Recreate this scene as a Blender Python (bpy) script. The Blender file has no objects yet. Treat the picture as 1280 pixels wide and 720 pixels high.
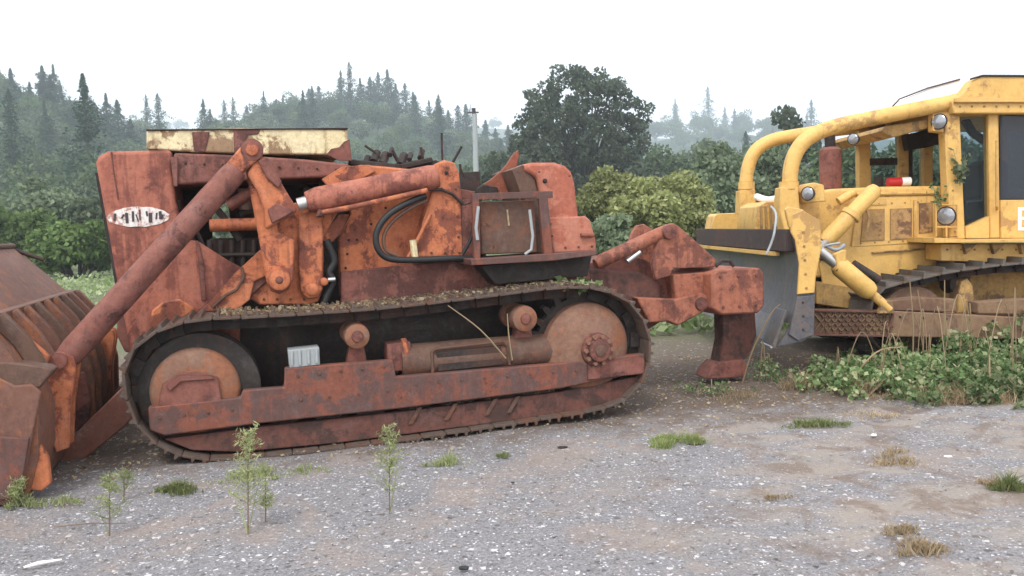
import bpy, bmesh, math, random
import numpy as np
from mathutils import Vector, Matrix
random.seed(7); rng = np.random.default_rng(7)
RAD = math.radians
scene = bpy.context.scene
COL = scene.collection

# ------------------------------------------------------------------ camera
F = 1050.0; EYE = 1.7; PITCH = RAD(-4.14); ROLL = RAD(2.0)
cam_d = bpy.data.cameras.new('camera'); cam = bpy.data.objects.new('camera', cam_d); COL.objects.link(cam)
cam_d.sensor_width = 36; cam_d.lens = 36*F/1280; cam_d.clip_end = 5000; cam_d.clip_start = .05
fwd = Vector((0, math.cos(PITCH), math.sin(PITCH)))
rt = Vector((1, 0, 0)); up = rt.cross(fwd)
# camera leans clockwise, so the horizon climbs to the right
rt2 = rt*math.cos(ROLL) - up*math.sin(ROLL); up2 = up*math.cos(ROLL) + rt*math.sin(ROLL)
cam.matrix_world = Matrix(((rt2.x, up2.x, -fwd.x, 0), (rt2.y, up2.y, -fwd.y, 0), (rt2.z, up2.z, -fwd.z, EYE), (0, 0, 0, 1)))
scene.camera = cam
CAM = Vector((0, 0, EYE))
def ray(u, v): return fwd*F + rt2*(u-640) - up2*(v-360)
def G(u, v, z=0.0):
    d = ray(u, v); t = (z-EYE)/d.z; return CAM + d*t
def at(u, v, Y):
    d = ray(u, v); return CAM + d*(Y/d.y)
class Frame:
    def __init__(s, ox, oy, yaw):
        s.o = Vector((ox, oy, 0)); s.yaw = yaw
        s.ax = Vector((math.cos(yaw), math.sin(yaw), 0)); s.ay = Vector((-math.sin(yaw), math.cos(yaw), 0))
    def px(s, u, v, y):
        d = ray(u, v); c = CAM - s.o
        t = (y - c.dot(s.ay))/d.dot(s.ay); p = c + d*t
        return (p.dot(s.ax), p.z)
    def p3(s, u, v, y):
        x, z = s.px(u, v, y); return Vector((x, y, z))
    def poly(s, y, pts): return [s.px(u, v, y) for u, v in pts]
    def world(s, x, y, z=0): return s.o + s.ax*x + s.ay*y + Vector((0, 0, z))

# ------------------------------------------------------------------ objects
def tag(o, label=None, cat=None, group=None, kind=None):
    if label: o['label'] = label
    if cat: o['category'] = cat
    if group: o['group'] = group
    if kind: o['kind'] = kind
    return o
def empty(name, loc=(0, 0, 0), rz=0, label=None, cat=None, group=None):
    o = bpy.data.objects.new(name, None); COL.objects.link(o); o.location = loc; o.rotation_euler = (0, 0, rz)
    o.empty_display_size = .2
    return tag(o, label, cat, group)
def copy_tree(o, parent=None):
    c = o.copy(); COL.objects.link(c)
    if parent: c.parent = parent
    for ch in list(o.children): copy_tree(ch, c)
    return c

class MB:
    def __init__(s): s.v = []; s.f = []; s.m = []; s.mi = 0
    def add(s, vs, fs):
        n = len(s.v); s.v += [tuple(p) for p in vs]; s.f += [tuple(i+n for i in f) for f in fs]; s.m += [s.mi]*len(fs); return s
    def prism(s, pts, y0, y1):
        n = len(pts)
        vs = [(x, y0, z) for x, z in pts] + [(x, y1, z) for x, z in pts]
        fs = [tuple(range(n)), tuple(range(2*n-1, n-1, -1))] + [(i, (i+1) % n, n+(i+1) % n, n+i) for i in range(n)]
        return s.add(vs, fs)
    def box(s, x0, x1, y0, y1, z0, z1):
        vs = [(x, y, z) for x in (x0, x1) for y in (y0, y1) for z in (z0, z1)]
        return s.add(vs, [(0, 1, 3, 2), (4, 6, 7, 5), (0, 4, 5, 1), (2, 3, 7, 6), (0, 2, 6, 4), (1, 5, 7, 3)])
    def bar(s, a, b, w, h, upv=(0, 0, 1)):
        a = Vector(a); b = Vector(b); d = (b-a).normalized(); u = Vector(upv)
        if abs(d.dot(u)) > .98: u = Vector((1, 0, 0))
        sd = d.cross(u).normalized(); u = sd.cross(d)
        vs = [p + sd*(i*w/2) + u*(j*h/2) for p in (a, b) for i, j in ((-1, -1), (1, -1), (1, 1), (-1, 1))]
        return s.add(vs, [(0, 1, 2, 3), (7, 6, 5, 4)] + [(i, (i+1) % 4, 4+(i+1) % 4, 4+i) for i in range(4)])
    def tube(s, pts, r, n=14, cap=True):
        pts = [Vector(p) for p in pts]; k = len(pts)
        rs = r if isinstance(r, (list, tuple)) else [r]*k
        base = len(s.v); ref = None; vs = []; fs = []
        for i, p in enumerate(pts):
            d = (pts[min(i+1, k-1)] - pts[max(i-1, 0)]).normalized()
            if ref is None:
                ref = Vector((0, 0, 1)) if abs(d.z) < .9 else Vector((1, 0, 0))
            a = d.cross(ref).normalized(); b = a.cross(d).normalized(); ref = b
            for j in range(n):
                t = 2*math.pi*j/n; vs.append(p + a*(rs[i]*math.cos(t)) + b*(rs[i]*math.sin(t)))
        for i in range(k-1):
            for j in range(n):
                fs.append((i*n+j, i*n+(j+1) % n, (i+1)*n+(j+1) % n, (i+1)*n+j))
        if cap: fs += [tuple(range(n-1, -1, -1)), tuple(range((k-1)*n, k*n))]
        return s.add(vs, fs)
    def lathe(s, c, prof, n=32):
        """prof: list of (radius, y) turned round the local y axis through c=(x,z)"""
        vs = []; fs = []; k = len(prof)
        for r, y in prof:
            for j in range(n):
                t = 2*math.pi*j/n; vs.append((c[0]+r*math.cos(t), y, c[1]+r*math.sin(t)))
        for i in range(k-1):
            for j in range(n): fs.append((i*n+j, i*n+(j+1) % n, (i+1)*n+(j+1) % n, (i+1)*n+j))
        fs += [tuple(range(n)), tuple(range(k*n-1, (k-1)*n-1, -1))]
        return s.add(vs, fs)
    def bolts(s, c, R, n, r, y0, y1, ph=0):
        for k in range(n):
            t = 2*math.pi*k/n+ph; s.tube([(c[0]+R*math.cos(t), y1, c[1]+R*math.sin(t)), (c[0]+R*math.cos(t), y0, c[1]+R*math.sin(t))], r, 6)
        return s
    def build(s, name, mat, parent=None, bevel=0.0, smooth=True, seg=2, dents=0.0):
        me = bpy.data.meshes.new(name); me.from_pydata(s.v, [], s.f)
        mats = mat if isinstance(mat, (list, tuple)) else [mat]
        for m_ in mats: me.materials.append(m_)
        if len(mats) > 1: me.polygons.foreach_set('material_index', s.m)
        bm = bmesh.new(); bm.from_mesh(me); bmesh.ops.recalc_face_normals(bm, faces=bm.faces)
        if dents:
            for v in bm.verts: v.co += Vector((random.gauss(0, dents), 0, random.gauss(0, dents)))
        bm.to_mesh(me); bm.free()
        if smooth:
            me.polygons.foreach_set('use_smooth', [True]*len(me.polygons)); me.set_sharp_from_angle(angle=RAD(38))
        o = bpy.data.objects.new(name, me); COL.objects.link(o)
        if parent: o.parent = parent
        if bevel:
            b = o.modifiers.new('bevel', 'BEVEL'); b.width = bevel; b.segments = seg; b.limit_method = 'ANGLE'; b.angle_limit = RAD(40); b.harden_normals = False
        return o

def catmull(pts, m=8, closed=False):
    n = len(pts); out = []
    rngi = range(n) if closed else range(n-1)
    for i in rngi:
        if closed: p = [pts[(i+k-1) % n] for k in range(4)]
        else: p = [pts[max(0, min(n-1, i+k-1))] for k in range(4)]
        for j in range(m):
            t = j/m
            out.append(tuple(.5*((2*p[1][q]) + (-p[0][q]+p[2][q])*t + (2*p[0][q]-5*p[1][q]+4*p[2][q]-p[3][q])*t*t + (-p[0][q]+3*p[1][q]-3*p[2][q]+p[3][q])*t**3) for q in range(len(pts[0]))))
    if not closed: out.append(tuple(pts[-1]))
    return out
def resample(pts, step, closed=True):
    P = [Vector(p) for p in pts]
    if closed: P.append(P[0])
    L = [0]
    for a, b in zip(P, P[1:]): L.append(L[-1]+(b-a).length)
    n = round(L[-1]/step); st = L[-1]/n; out = []; k = 0
    for i in range(n):
        d = i*st
        while L[k+1] < d: k += 1
        t = (d-L[k])/max(1e-9, L[k+1]-L[k]); out.append(P[k].lerp(P[k+1], t))
    return out, st

# ------------------------------------------------------------------ materials
class NT:
    def __init__(s, name):
        s.m = bpy.data.materials.new(name); s.m.use_nodes = True; s.t = s.m.node_tree; s.n = s.t.nodes; s.l = s.t.links
        s.b = s.n['Principled BSDF']
    def node(s, t, ins={}, **kw):
        nd = s.n.new(t)
        for k, v in kw.items(): setattr(nd, k, v)
        for k, v in ins.items():
            if isinstance(v, bpy.types.NodeSocket): s.l.new(v, nd.inputs[k])
            else: nd.inputs[k].default_value = v
        return nd
    def coord(s, scale=(1, 1, 1), kind='Object', rand=True):
        tc = s.node('ShaderNodeTexCoord')
        o = tc.outputs[kind]
        if rand:
            oi = s.node('ShaderNodeObjectInfo')
            mu = s.node('ShaderNodeMath', {0: oi.outputs['Random'], 1: 37.0}, operation='MULTIPLY')
            ad = s.node('ShaderNodeVectorMath', {0: o, 1: mu.outputs[0]}, operation='ADD'); o = ad.outputs[0]
        mp = s.node('ShaderNodeMapping', {'Vector': o, 'Scale': scale}); return mp.outputs[0]
    def noise(s, vec, scale, detail=6, rough=.6, dist=0):
        nd = s.node('ShaderNodeTexNoise', {'Vector': vec, 'Scale': scale, 'Detail': detail, 'Roughness': rough, 'Distortion': dist}); return nd.outputs['Fac']
    def step(s, fac, a, b):
        r = s.node('ShaderNodeMapRange', {'Value': fac, 'From Min': a, 'From Max': b}); r.clamp = True; return r.outputs[0]
    def mix(s, fac, a, b, mode='MIX'):
        nd = s.node('ShaderNodeMix', data_type='RGBA', blend_type=mode)
        for i, v in ((0, fac), (6, a), (7, b)):
            if isinstance(v, bpy.types.NodeSocket): s.l.new(v, nd.inputs[i])
            else: nd.inputs[i].default_value = v if i == 0 or len(v) == 4 else (*v, 1)
        return nd.outputs[2]
    def math(s, op, a, b=0.0):
        return s.node('ShaderNodeMath', {0: a, 1: b}, operation=op).outputs[0]
    def bump(s, h, strength=.3, dist=.01):
        b = s.node('ShaderNodeBump', {'Height': h, 'Strength': strength, 'Distance': dist}); s.l.new(b.outputs[0], s.b.inputs['Normal'])
    def out(s, col, rough=.7, metal=0.0, spec=.4):
        if isinstance(col, bpy.types.NodeSocket): s.l.new(col, s.b.inputs['Base Color'])
        else: s.b.inputs['Base Color'].default_value = (*col, 1)
        if isinstance(rough, bpy.types.NodeSocket): s.l.new(rough, s.b.inputs['Roughness'])
        else: s.b.inputs['Roughness'].default_value = rough
        s.b.inputs['Metallic'].default_value = metal; s.b.inputs['Specular IOR Level'].default_value = spec
        return s.m

def rusty(name, paint, paint2, rust, dark, amt=.5, streak=.5, chips=.5, scale=1.0, rough=.72, rand=True, spec=.35, edge=True, soft=1.0, grit=.35):
    n = NT(name)
    c = n.coord(rand=rand); cs = n.coord((6*scale, 6*scale, .55*scale), rand=rand); cs2 = n.coord((19*scale, 19*scale, 1.1*scale), rand=rand)
    big = n.noise(c, 1.1*scale, 9, .62, .4); mid = n.noise(c, 5.5*scale, 9, .72, .3); fine = n.noise(c, 26*scale, 8, .75)
    st = n.noise(cs, 1.5, 7, .65); st2 = n.noise(cs2, 1.2, 6, .6)
    col = n.mix(n.step(mid, .42, .58), paint, paint2)
    dust = n.noise(c, 3.2*scale, 10, .78, .8)
    col = n.mix(n.math('MULTIPLY', n.step(dust, .50, .66), .40), col, tuple(min(.8, q*.8+.075) for q in paint))
    # broad weathering that fades softly from paint to rust
    wea = n.math('ADD', big, n.math('MULTIPLY', n.math('SUBTRACT', mid, .5), .8))
    col = n.mix(n.math('MULTIPLY', n.step(wea, .585-.11*amt, .625-.11*amt), .82*soft), col, rust)
    # run-down streaks, wide and narrow
    col = n.mix(n.math('MULTIPLY', n.step(n.math('ADD', st, n.math('MULTIPLY', n.math('SUBTRACT', mid, .5), .5)), .60-.10*streak, .72-.10*streak), .8), col, rust)
    col = n.mix(n.math('MULTIPLY', n.math('MULTIPLY', n.step(st2, .59-.06*streak, .70-.06*streak), n.step(big, .44, .56)), min(.6, .75*streak)), col, tuple((p_+q_)*.5 for p_, q_ in zip(rust, dark)))
    # flaked spots of several sizes
    e = n.math('ADD', n.math('MULTIPLY', mid, .6), n.math('MULTIPLY', fine, .4))
    col = n.mix(n.math('MULTIPLY', n.step(e, .595-.075*chips, .612-.075*chips), .85), col, n.mix(n.step(fine, .45, .6), dark, rust))
    if edge:
        bv = n.node('ShaderNodeBevel', {'Radius': .022}, samples=3); g = n.node('ShaderNodeNewGeometry')
        dt = n.node('ShaderNodeVectorMath', {0: bv.outputs[0], 1: g.outputs['Normal']}, operation='DOT_PRODUCT').outputs['Value']
        ed = n.step(n.math('ADD', dt, n.math('MULTIPLY', n.math('SUBTRACT', mid, .5), .5)), .97, .86)
        col = n.mix(n.math('MULTIPLY', ed, .65), col, n.mix(n.step(fine, .4, .6), rust, dark))
    col = n.mix(grit, col, n.mix(n.step(fine, .36, .64), (.45, .45, .45), (1.5, 1.5, 1.5)), 'MULTIPLY')
    n.bump(n.math('ADD', fine, n.math('MULTIPLY', mid, 1.2)), .45, .007)
    return n.out(col, rough, 0, spec)

M = {}
M['orange'] = rusty('rusted_orange_paint', (.50, .165, .070), (.39, .115, .052), (.18, .055, .035), (.045, .02, .016), .36, .55, .56)
M['pink'] = rusty('sun_faded_red_paint', (.37, .130, .082), (.28, .092, .060), (.16, .050, .036), (.055, .024, .02), .42, 1.25, .42)
M['maroon'] = rusty('rusted_maroon_steel', (.215, .080, .058), (.155, .055, .042), (.095, .037, .029), (.035, .018, .016), .5, .5, .5)
M['brick'] = rusty('weathered_brick_red_paint', (.33, .118, .068), (.26, .088, .052), (.15, .052, .037), (.05, .025, .02), .40, .7, .5)
M['tank'] = rusty('faded_tank_paint', (.43, .17, .11), (.37, .132, .085), (.34, .10, .06), (.10, .035, .025), .22, .15, .12)
M['brown'] = rusty('brown_rust', (.125, .070, .048), (.085, .048, .036), (.16, .068, .04), (.03, .02, .017), .4, .3, .5)
M['beam'] = rusty('rusted_guard_plate', (.095, .056, .050), (.125, .052, .041), (.20, .066, .040), (.035, .022, .020), .30, .80, .38)
M['guard'] = rusty('rusted_red_guard', (.135, .050, .037), (.085, .038, .029), (.055, .029, .023), (.035, .02, .017), .5, .5, .5)
M['bucket'] = rusty('rusted_bucket_steel', (.165, .078, .055), (.125, .060, .045), (.25, .095, .045), (.045, .027, .021), .40, .65, .45)
M['armgrey'] = rusty('greyed_arm_steel', (.24, .15, .13), (.18, .10, .085), (.19, .07, .045), (.06, .035, .03), .4, .4, .4)
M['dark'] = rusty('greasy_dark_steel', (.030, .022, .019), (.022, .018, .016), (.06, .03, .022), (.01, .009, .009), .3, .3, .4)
M['padsteel'] = rusty('dirty_track_steel', (.075, .056, .045), (.105, .078, .062), (.12, .055, .034), (.025, .02, .018), .35, .2, .5, 2.0)
M['disc'] = rusty('rusted_wheel_disc', (.215, .115, .075), (.175, .088, .058), (.26, .10, .05), (.07, .04, .03), .35, .2, .3)
M['cream'] = rusty('chipped_cream_paint', (.68, .58, .36), (.60, .50, .29), (.20, .10, .055), (.10, .05, .035), .44, .50, .25)
M['yellow'] = rusty('worn_yellow_paint', (.67, .41, .115), (.57, .34, .095), (.36, .20, .07), (.13, .075, .04), -.25, .22, .0, 1, .5, True, .45, grit=.10)
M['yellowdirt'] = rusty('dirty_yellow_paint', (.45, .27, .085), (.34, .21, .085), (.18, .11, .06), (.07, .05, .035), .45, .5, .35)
M['vent'] = rusty('brown_perforated_panel', (.40, .235, .085), (.32, .185, .075), (.14, .07, .04), (.10, .07, .05), .3, .3, .5)
M['ytrack'] = rusty('grey_track_steel', (.12, .11, .10), (.09, .08, .072), (.12, .075, .05), (.03, .026, .023), .35, .2, .5, 2.0)
M['ybrown'] = rusty('muddy_track_frame', (.22, .135, .075), (.17, .10, .06), (.13, .07, .045), (.05, .035, .025), .4, .4, .4)
M['blade'] = rusty('scoured_blade_steel', (.085, .086, .102), (.062, .062, .072), (.12, .10, .095), (.07, .055, .05), .5, .9, .35, .7, .45, True, .5)
M['bladedark'] = rusty('dark_blade_rim', (.055, .035, .032), (.04, .03, .03), (.09, .04, .03), (.02, .016, .015), .4, .3, .3)
M['silver'] = NT('bright_cutting_edge').out((.55, .56, .58), .3, .7)
M['chrome'] = NT('chromed_rod').out((.52, .51, .50), .38, .9)
M['chipwhite'] = rusty('chipped_white_enamel', (.74, .70, .66), (.62, .57, .54), (.42, .20, .15), (.16, .08, .07), .5, .7, .6, 3.0, edge=False)
M['white'] = NT('white_paint').out((.78, .76, .72), .55)
M['black'] = NT('black_rubber').out((.018, .018, .019), .55)
M['letter'] = NT('black_lettering').out((.05, .04, .045), .6)
M['red'] = NT('red_plastic').out((.45, .02, .02), .35)
M['lens'] = NT('lamp_lens').out((.30, .31, .33), .12, .45)
n = NT('concrete'); c = n.coord(); M['concrete'] = n.out(n.mix(n.noise(c, 14, 6, .7), (.40, .42, .42), (.22, .24, .25)), .85); n.bump(n.noise(c, 60, 5), .4, .003)
n = NT('weathered_wood'); c = n.coord((14, 14, 1)); M['wood'] = n.out(n.mix(n.noise(c, 3, 6, .7), (.34, .33, .33), (.20, .19, .19)), .85)
def glass(name, tint, a):
    n = NT(name); n.b.inputs['Roughness'].default_value = .05; n.b.inputs['Base Color'].default_value = (*tint, 1)
    tr = n.node('ShaderNodeBsdfTransparent', {'Color': (.80, .86, .88, 1)})
    mx = n.node('ShaderNodeMixShader', {0: a, 1: tr.outputs[0], 2: n.b.outputs[0]})
    n.l.new(mx.outputs[0], n.n['Material Output'].inputs[0]); return n.m
M['glass'] = glass('cab_glass', (.05, .06, .065), .12)
M['darkglass'] = glass('tinted_cab_glass', (.03, .035, .05), .62)

def leafmat(name, cols, rough=.6, transl=.38):
    n = NT(name); g = n.node('ShaderNodeNewGeometry'); oi = n.node('ShaderNodeObjectInfo')
    r = n.node('ShaderNodeValToRGB', {'Fac': g.outputs['Random Per Island']})
    el = r.color_ramp.elements; el[0].color = (*cols[0], 1); el[1].color = (*cols[-1], 1)
    for i, c_ in enumerate(cols[1:-1]): e = el.new((i+1)/(len(cols)-1)); e.color = (*c_, 1)
    c = n.coord(); big = n.noise(c, .45, 3, .5)
    v = n.math('ADD', n.math('MULTIPLY', big, .9), n.math('MULTIPLY', oi.outputs['Random'], .5))
    hs = n.node('ShaderNodeHueSaturation', {'Color': r.outputs[0], 'Value': n.math('ADD', v, .35)})
    n.l.new(hs.outputs[0], n.b.inputs['Base Color']); n.b.inputs['Roughness'].default_value = rough; n.b.inputs['Specular IOR Level'].default_value = .25
    tl = n.node('ShaderNodeBsdfTranslucent', {'Color': hs.outputs[0]})
    mx = n.node('ShaderNodeMixShader', {0: transl, 1: n.b.outputs[0], 2: tl.outputs[0]})
    n.l.new(mx.outputs[0], n.n['Material Output'].inputs[0]); return n.m
M['conifer'] = leafmat('conifer_needles', [(.03, .06, .036), (.045, .085, .05), (.07, .11, .062)])
M['broad'] = leafmat('broadleaf_foliage', [(.055, .095, .04), (.09, .14, .06), (.15, .19, .085)])
M['oakleaf'] = leafmat('oak_foliage', [(.045, .062, .042), (.07, .09, .058), (.10, .12, .075)])
M['yellowleaf'] = leafmat('yellow_green_foliage', [(.17, .20, .075), (.27, .295, .11), (.40, .40, .19)])
M['greyleaf'] = leafmat('grey_green_foliage', [(.09, .13, .07), (.15, .19, .11), (.23, .27, .17)])
M['hedge'] = leafmat('hedge_foliage', [(.065, .115, .03), (.115, .18, .05), (.18, .25, .09)])
M['bramble'] = leafmat('bramble_foliage', [(.06, .115, .04), (.12, .20, .07), (.20, .27, .12), (.42, .40, .25)])
M['weed'] = leafmat('weed_foliage', [(.22, .27, .10), (.32, .36, .17), (.42, .42, .24)])
M['drygrass'] = leafmat('dry_grass', [(.26, .18, .10), (.38, .29, .18), (.50, .41, .27)])
M['tuft'] = leafmat('tuft_grass', [(.13, .19, .055), (.22, .27, .10), (.34, .32, .16)])
M['fieldleaf'] = leafmat('field_weeds', [(.13, .20, .07), (.22, .28, .12), (.40, .42, .27)])
M['bark'] = NT('grey_bark').out((.075, .065, .058), .9)
M['stem'] = NT('woody_stem').out((.17, .11, .07), .85)
# ================================================================== RED CRAWLER
g0 = G(220, 583); g1 = G(790, 521)
yawR = math.atan2(g1.y-g0.y, g1.x-g0.x)
R = Frame(g0.x, g0.y, yawR)
red = empty('crawler_loader', (g0.x, g0.y, 0), yawR, 'rusty red orange crawler loader with peeling paint and a rear ripper, on the gravel', 'bulldozer')
PX = R.px; P3 = R.p3
def rp(name, mat, y0, y1, pts, parent=red, bevel=.008, plane=None, dents=0.0):
    return MB().prism(R.poly(y0 if plane is None else plane, pts), y0, y1).build(name, M[mat], parent, bevel, dents=dents)
def ppm(u, y):  # metres per photo pixel on plane y
    a = PX(u, 400, y); b = PX(u, 410, y); return abs(a[1]-b[1])/10

# ---- track: link chain + pads
loop_px = [(152, 470), (160, 444), (178, 424), (208, 408), (250, 398), (320, 395), (400, 390), (480, 384), (560, 375), (640, 365), (700, 358), (745, 359), (783, 373), (806, 400), (815, 435),
           (810, 472), (792, 500), (760, 517), (700, 529), (600, 545), (500, 560), (400, 573), (300, 583), (245, 583), (205, 570), (173, 543), (157, 508)]
loop = catmull([(x, .045+z*.96) for x, z in R.poly(0.0, loop_px)], 6, True)
def offset_loop(lp, d):
    n = len(lp); cx = sum(p[0] for p in lp)/n; cz = sum(p[1] for p in lp)/n; out = []
    for i in range(n):
        a = Vector(lp[i-1]); b = Vector(lp[(i+1) % n]); t = (b-a).normalized(); nn = Vector((t.y, -t.x))
        if nn.dot(Vector((lp[i][0]-cx, lp[i][1]-cz))) > 0: nn = -nn
        out.append((lp[i][0]+nn.x*d, lp[i][1]+nn.y*d))
    return out
def ring(mb, lp, d0, d1, y0, y1):
    A = offset_loop(lp, d0); B = offset_loop(lp, d1); n = len(lp)
    vs = [(x, y0, z) for x, z in A] + [(x, y0, z) for x, z in B] + [(x, y1, z) for x, z in A] + [(x, y1, z) for x, z in B]
    fs = []
    for i in range(n):
        j = (i+1) % n
        fs += [(i, j, n+j, n+i), (2*n+i, 3*n+i, 3*n+j, 2*n+j), (i, 2*n+i, 2*n+j, j), (n+i, n+j, 3*n+j, 3*n+i)]
    mb.add(vs, fs)
def make_track(lp, parent, ywid, pitch, matp, matc, gh=.034, th=.022):
    lp2, _ = resample(lp, .06); lp2 = [tuple(p) for p in lp2]
    mb = MB()
    pins, st = resample(offset_loop(lp2, .07), pitch)
    for i, p in enumerate(pins):
        q = pins[(i+1) % len(pins)]; d_ = (q-p)
        for y0, sg in ((ywid*.34, 1), (ywid*.60, -1)):
            a_ = p - d_*.18; b_ = q + d_*.05; w_ = .017*sg
            mb.bar((a_.x, y0+w_*.0, a_.y), ((a_.x+b_.x)/2, y0, (a_.y+b_.y)/2), .03, .085); mb.bar(((a_.x+b_.x)/2, y0+.034*sg, (a_.y+b_.y)/2), (b_.x, y0+.034*sg, b_.y), .03, .085)
    for p in pins: mb.tube([(p.x, ywid*.30, p.y), (p.x, ywid*.70, p.y)], .022, 8)
    chain = mb.build('track', M[matc], parent, 0)
    # one pad, then copies
    L = pitch*1.0
    pm = MB()
    pm.add(*((lambda prof: ([(x, 0, z) for x, z in prof] + [(x, ywid, z) for x, z in prof],
           [tuple(range(len(prof))), tuple(range(2*len(prof)-1, len(prof)-1, -1))] + [(i, (i+1) % len(prof), len(prof)+(i+1) % len(prof), len(prof)+i) for i in range(len(prof))]))
           ([(-L*.47, -th), (L*.45, -th), (L*.50, -th*.4), (L*.46, 0)] + ([(L*.16, 0), (L*.12, gh*.8), (L*.05, gh*.8), (L*.01, 0)] if gh < .05 else []) + [(-L*.24, 0), (-L*.28, gh), (-L*.36, gh), (-L*.41, 0), (-L*.49, 0)])))
    first = None
    pts, st = resample(lp2, pitch)
    n = len(pts)
    for i in range(n):
        a = pts[i]; b = pts[(i+1) % n]; mid = (a+b)/2; t = b-a
        ang = math.atan2(t.y, t.x)
        if first is None: o = first = pm.build('track_pad', M[matp], chain, .004)
        else: o = first.copy(); COL.objects.link(o); o.parent = chain
        # loop runs clockwise seen from -y (left, up, right): outward is to the left of travel
        o.location = (mid.x, random.uniform(-.006, .006), mid.y)
        o.rotation_euler = (0, -ang + random.uniform(-.02, .02), 0)
        o['group'] = 'pads of a crawler track'
    return chain
trackN = make_track(loop, red, .56, .205, 'padsteel', 'dark')
trackF = trackN.copy(); COL.objects.link(trackF); trackF.location.y = 1.96
for ch in list(trackN.children):
    c_ = ch.copy(); COL.objects.link(c_); c_.parent = trackF

# ---- wheels
def wheel(name, c, prof, mat, parent=red, n=40): return MB().lathe(c, prof, n).build(name, M[mat], parent)
ic = PX(250, 490, .12)
for dy in (0, 1.96):
    idl = wheel('idler_wheel', ic, [(.43, .16+dy), (.45, .17+dy), (.45, .22+dy), (.41, .23+dy), (.41, .37+dy), (.45, .38+dy), (.45, .42+dy), (.43, .43+dy)], 'dark')
    wheel('wheel_disc', PX(244, 489, .10), [(.20, .085+dy), (.30, .10+dy), (.325, .125+dy), (.33, .156+dy)], 'disc', idl)
mb = MB().prism(R.poly(.05, [(196, 512), (203, 480), (222, 468), (246, 465), (272, 472), (278, 505)]), .05, .082)
mb.prism(R.poly(.03, [(208, 482), (224, 471), (264, 470), (268, 474), (226, 477), (212, 490)]), .03, .048)
mb.build('idler_bracket', M['maroon'], red, .004)
sc_ = PX(736, 434, .10)
sr = 55*ppm(736, .1)
for dy in (0, 1.96):
    spk = MB(); nt = 24
    prof = []
    for k in range(nt):
        for q, rr in ((-.30, .44), (-.14, .515), (.14, .515), (.30, .44)):
            t = 2*math.pi*(k+q)/nt; prof.append((sc_[0]+rr*math.cos(t), sc_[1]+rr*math.sin(t)))
    spk.prism(prof, .22+dy, .30+dy); so = spk.build('drive_sprocket', M['dark'], red, .004)
    wheel('final_drive_cover', sc_, [(.10, .035+dy), (sr*.6, .06+dy), (sr*.9, .10+dy), (sr, .14+dy), (sr*1.02, .215+dy)], 'disc', so, 48)
hub = PX(749, 438, -.02)
h = wheel('final_drive_hub', hub, [(.075, -.06), (.095, -.05), (.10, .0), (.145, .01), (.15, .05)], 'maroon')
MB().bolts(hub, .118, 10, .021, -.03, .012).build('bolt_ring', M['disc'], h, .003)
MB().lathe(hub, [(.03, -.075), (.05, -.07), (.055, -.055)], 16).build('hub_cap', M['brown'], h)

# ---- guards and frame between the wheels
rp('track_guard', 'beam', .045, .13, [(185, 509), (300, 497), (304, 488), (355, 484), (356, 460), (491, 450), (495, 471), (690, 455), (745, 449), (806, 442), (807, 465), (700, 486), (500, 511), (330, 529), (205, 545), (187, 538)], bevel=.012)
rp('guard_end_plate', 'maroon', .022, .043, [(735, 455), (800, 447), (806, 449), (806, 467), (735, 475)], bevel=.005)
rp('lower_guard_plate', 'guard', .10, .16, [(205, 549), (330, 533), (500, 515), (700, 490), (800, 470), (785, 497), (745, 511), (600, 531), (420, 554), (300, 565), (240, 563)], plane=.10, bevel=.006)
for dy in (0, 1.96):
    tf = MB(); a = PX(300, 515, .3); b = PX(720, 460, .3)
    tf.bar((a[0], .36+dy, a[1]), (b[0], .36+dy, b[1]), .24, .20)
    tf.build('track_frame', M['brown'], red, .01)
MB().tube([P3(500, 452, .24), P3(688, 436, .24)], 21*ppm(600, .24), 20).build('recoil_housing', M['brown'], red)
rp('housing_bracket', 'maroon', .14, .36, [(484, 431), (513, 427), (516, 462), (485, 466)])
rp('housing_rib', 'orange', .12, .17, [(502, 424), (508, 423), (515, 462), (508, 464)], bevel=.003)
rp('inspection_cover', 'dark', .10, .16, [(545, 441), (626, 432), (630, 456), (547, 465)])
mb = MB(); fr_ = [(540, 437), (632, 427), (637, 455)]
mb.tube([P3(541, 466, .10), P3(540, 440, .10), P3(545, 436, .10), P3(628, 427, .10), P3(634, 432, .10), P3(637, 456, .10)], .014, 8); mb.build('cover_rim', M['brown'], red)
for (u, v, r_) in ((446, 420, 16), (655, 398, 16.5)):
    k = ppm(u, .08); c1 = PX(u, v, .08)
    cr = MB().lathe(c1, [(r_*k*.55, .03), (r_*k*.95, .05), (r_*k, .09), (r_*k, .16), (r_*k*.7, .17), (r_*k*.7, .38), (r_*k, .40), (r_*k, .46)], 28).build('carrier_roller', M['disc'], red)
    MB().lathe(c1, [(.02, .005), (.045, .012), (.05, .035)], 12).build('roller_cap', M['maroon'], cr)
    rp('roller_bracket', 'maroon', .18, .30, [(u-9, v+12), (u+9, v+12), (u+16, v+50), (u-16, v+52)])
for u in (330, 385, 440, 495, 550, 605, 655):
    v = 553 - (u-330)*.105
    c1 = PX(u, v-6, .25); MB().lathe(c1, [(.05, .17), (.09, .18), (.11, .22), (.11, .40), (.09, .44), (.05, .45)], 20).build('track_roller', M['dark'], red)
for i, u in enumerate((525, 570, 620, 648)):
    v = 524 - (u-525)*.115
    rp('guard_rib', 'brown', .085, .098, [(u-3, v-14), (u+3, v-15), (u-9, v+6), (u-15, v+7)], bevel=.002)

# ---- hull (belly and inner hull)
a = PX(215, 500, .78); b = PX(735, 450, .78)
mb = MB().prism([(a[0], .34), (b[0], .34), (b[0], 1.02), (a[0], 1.02)], .80, 1.74); mb.build('belly_hull', M['dark'], red, .01)
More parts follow.
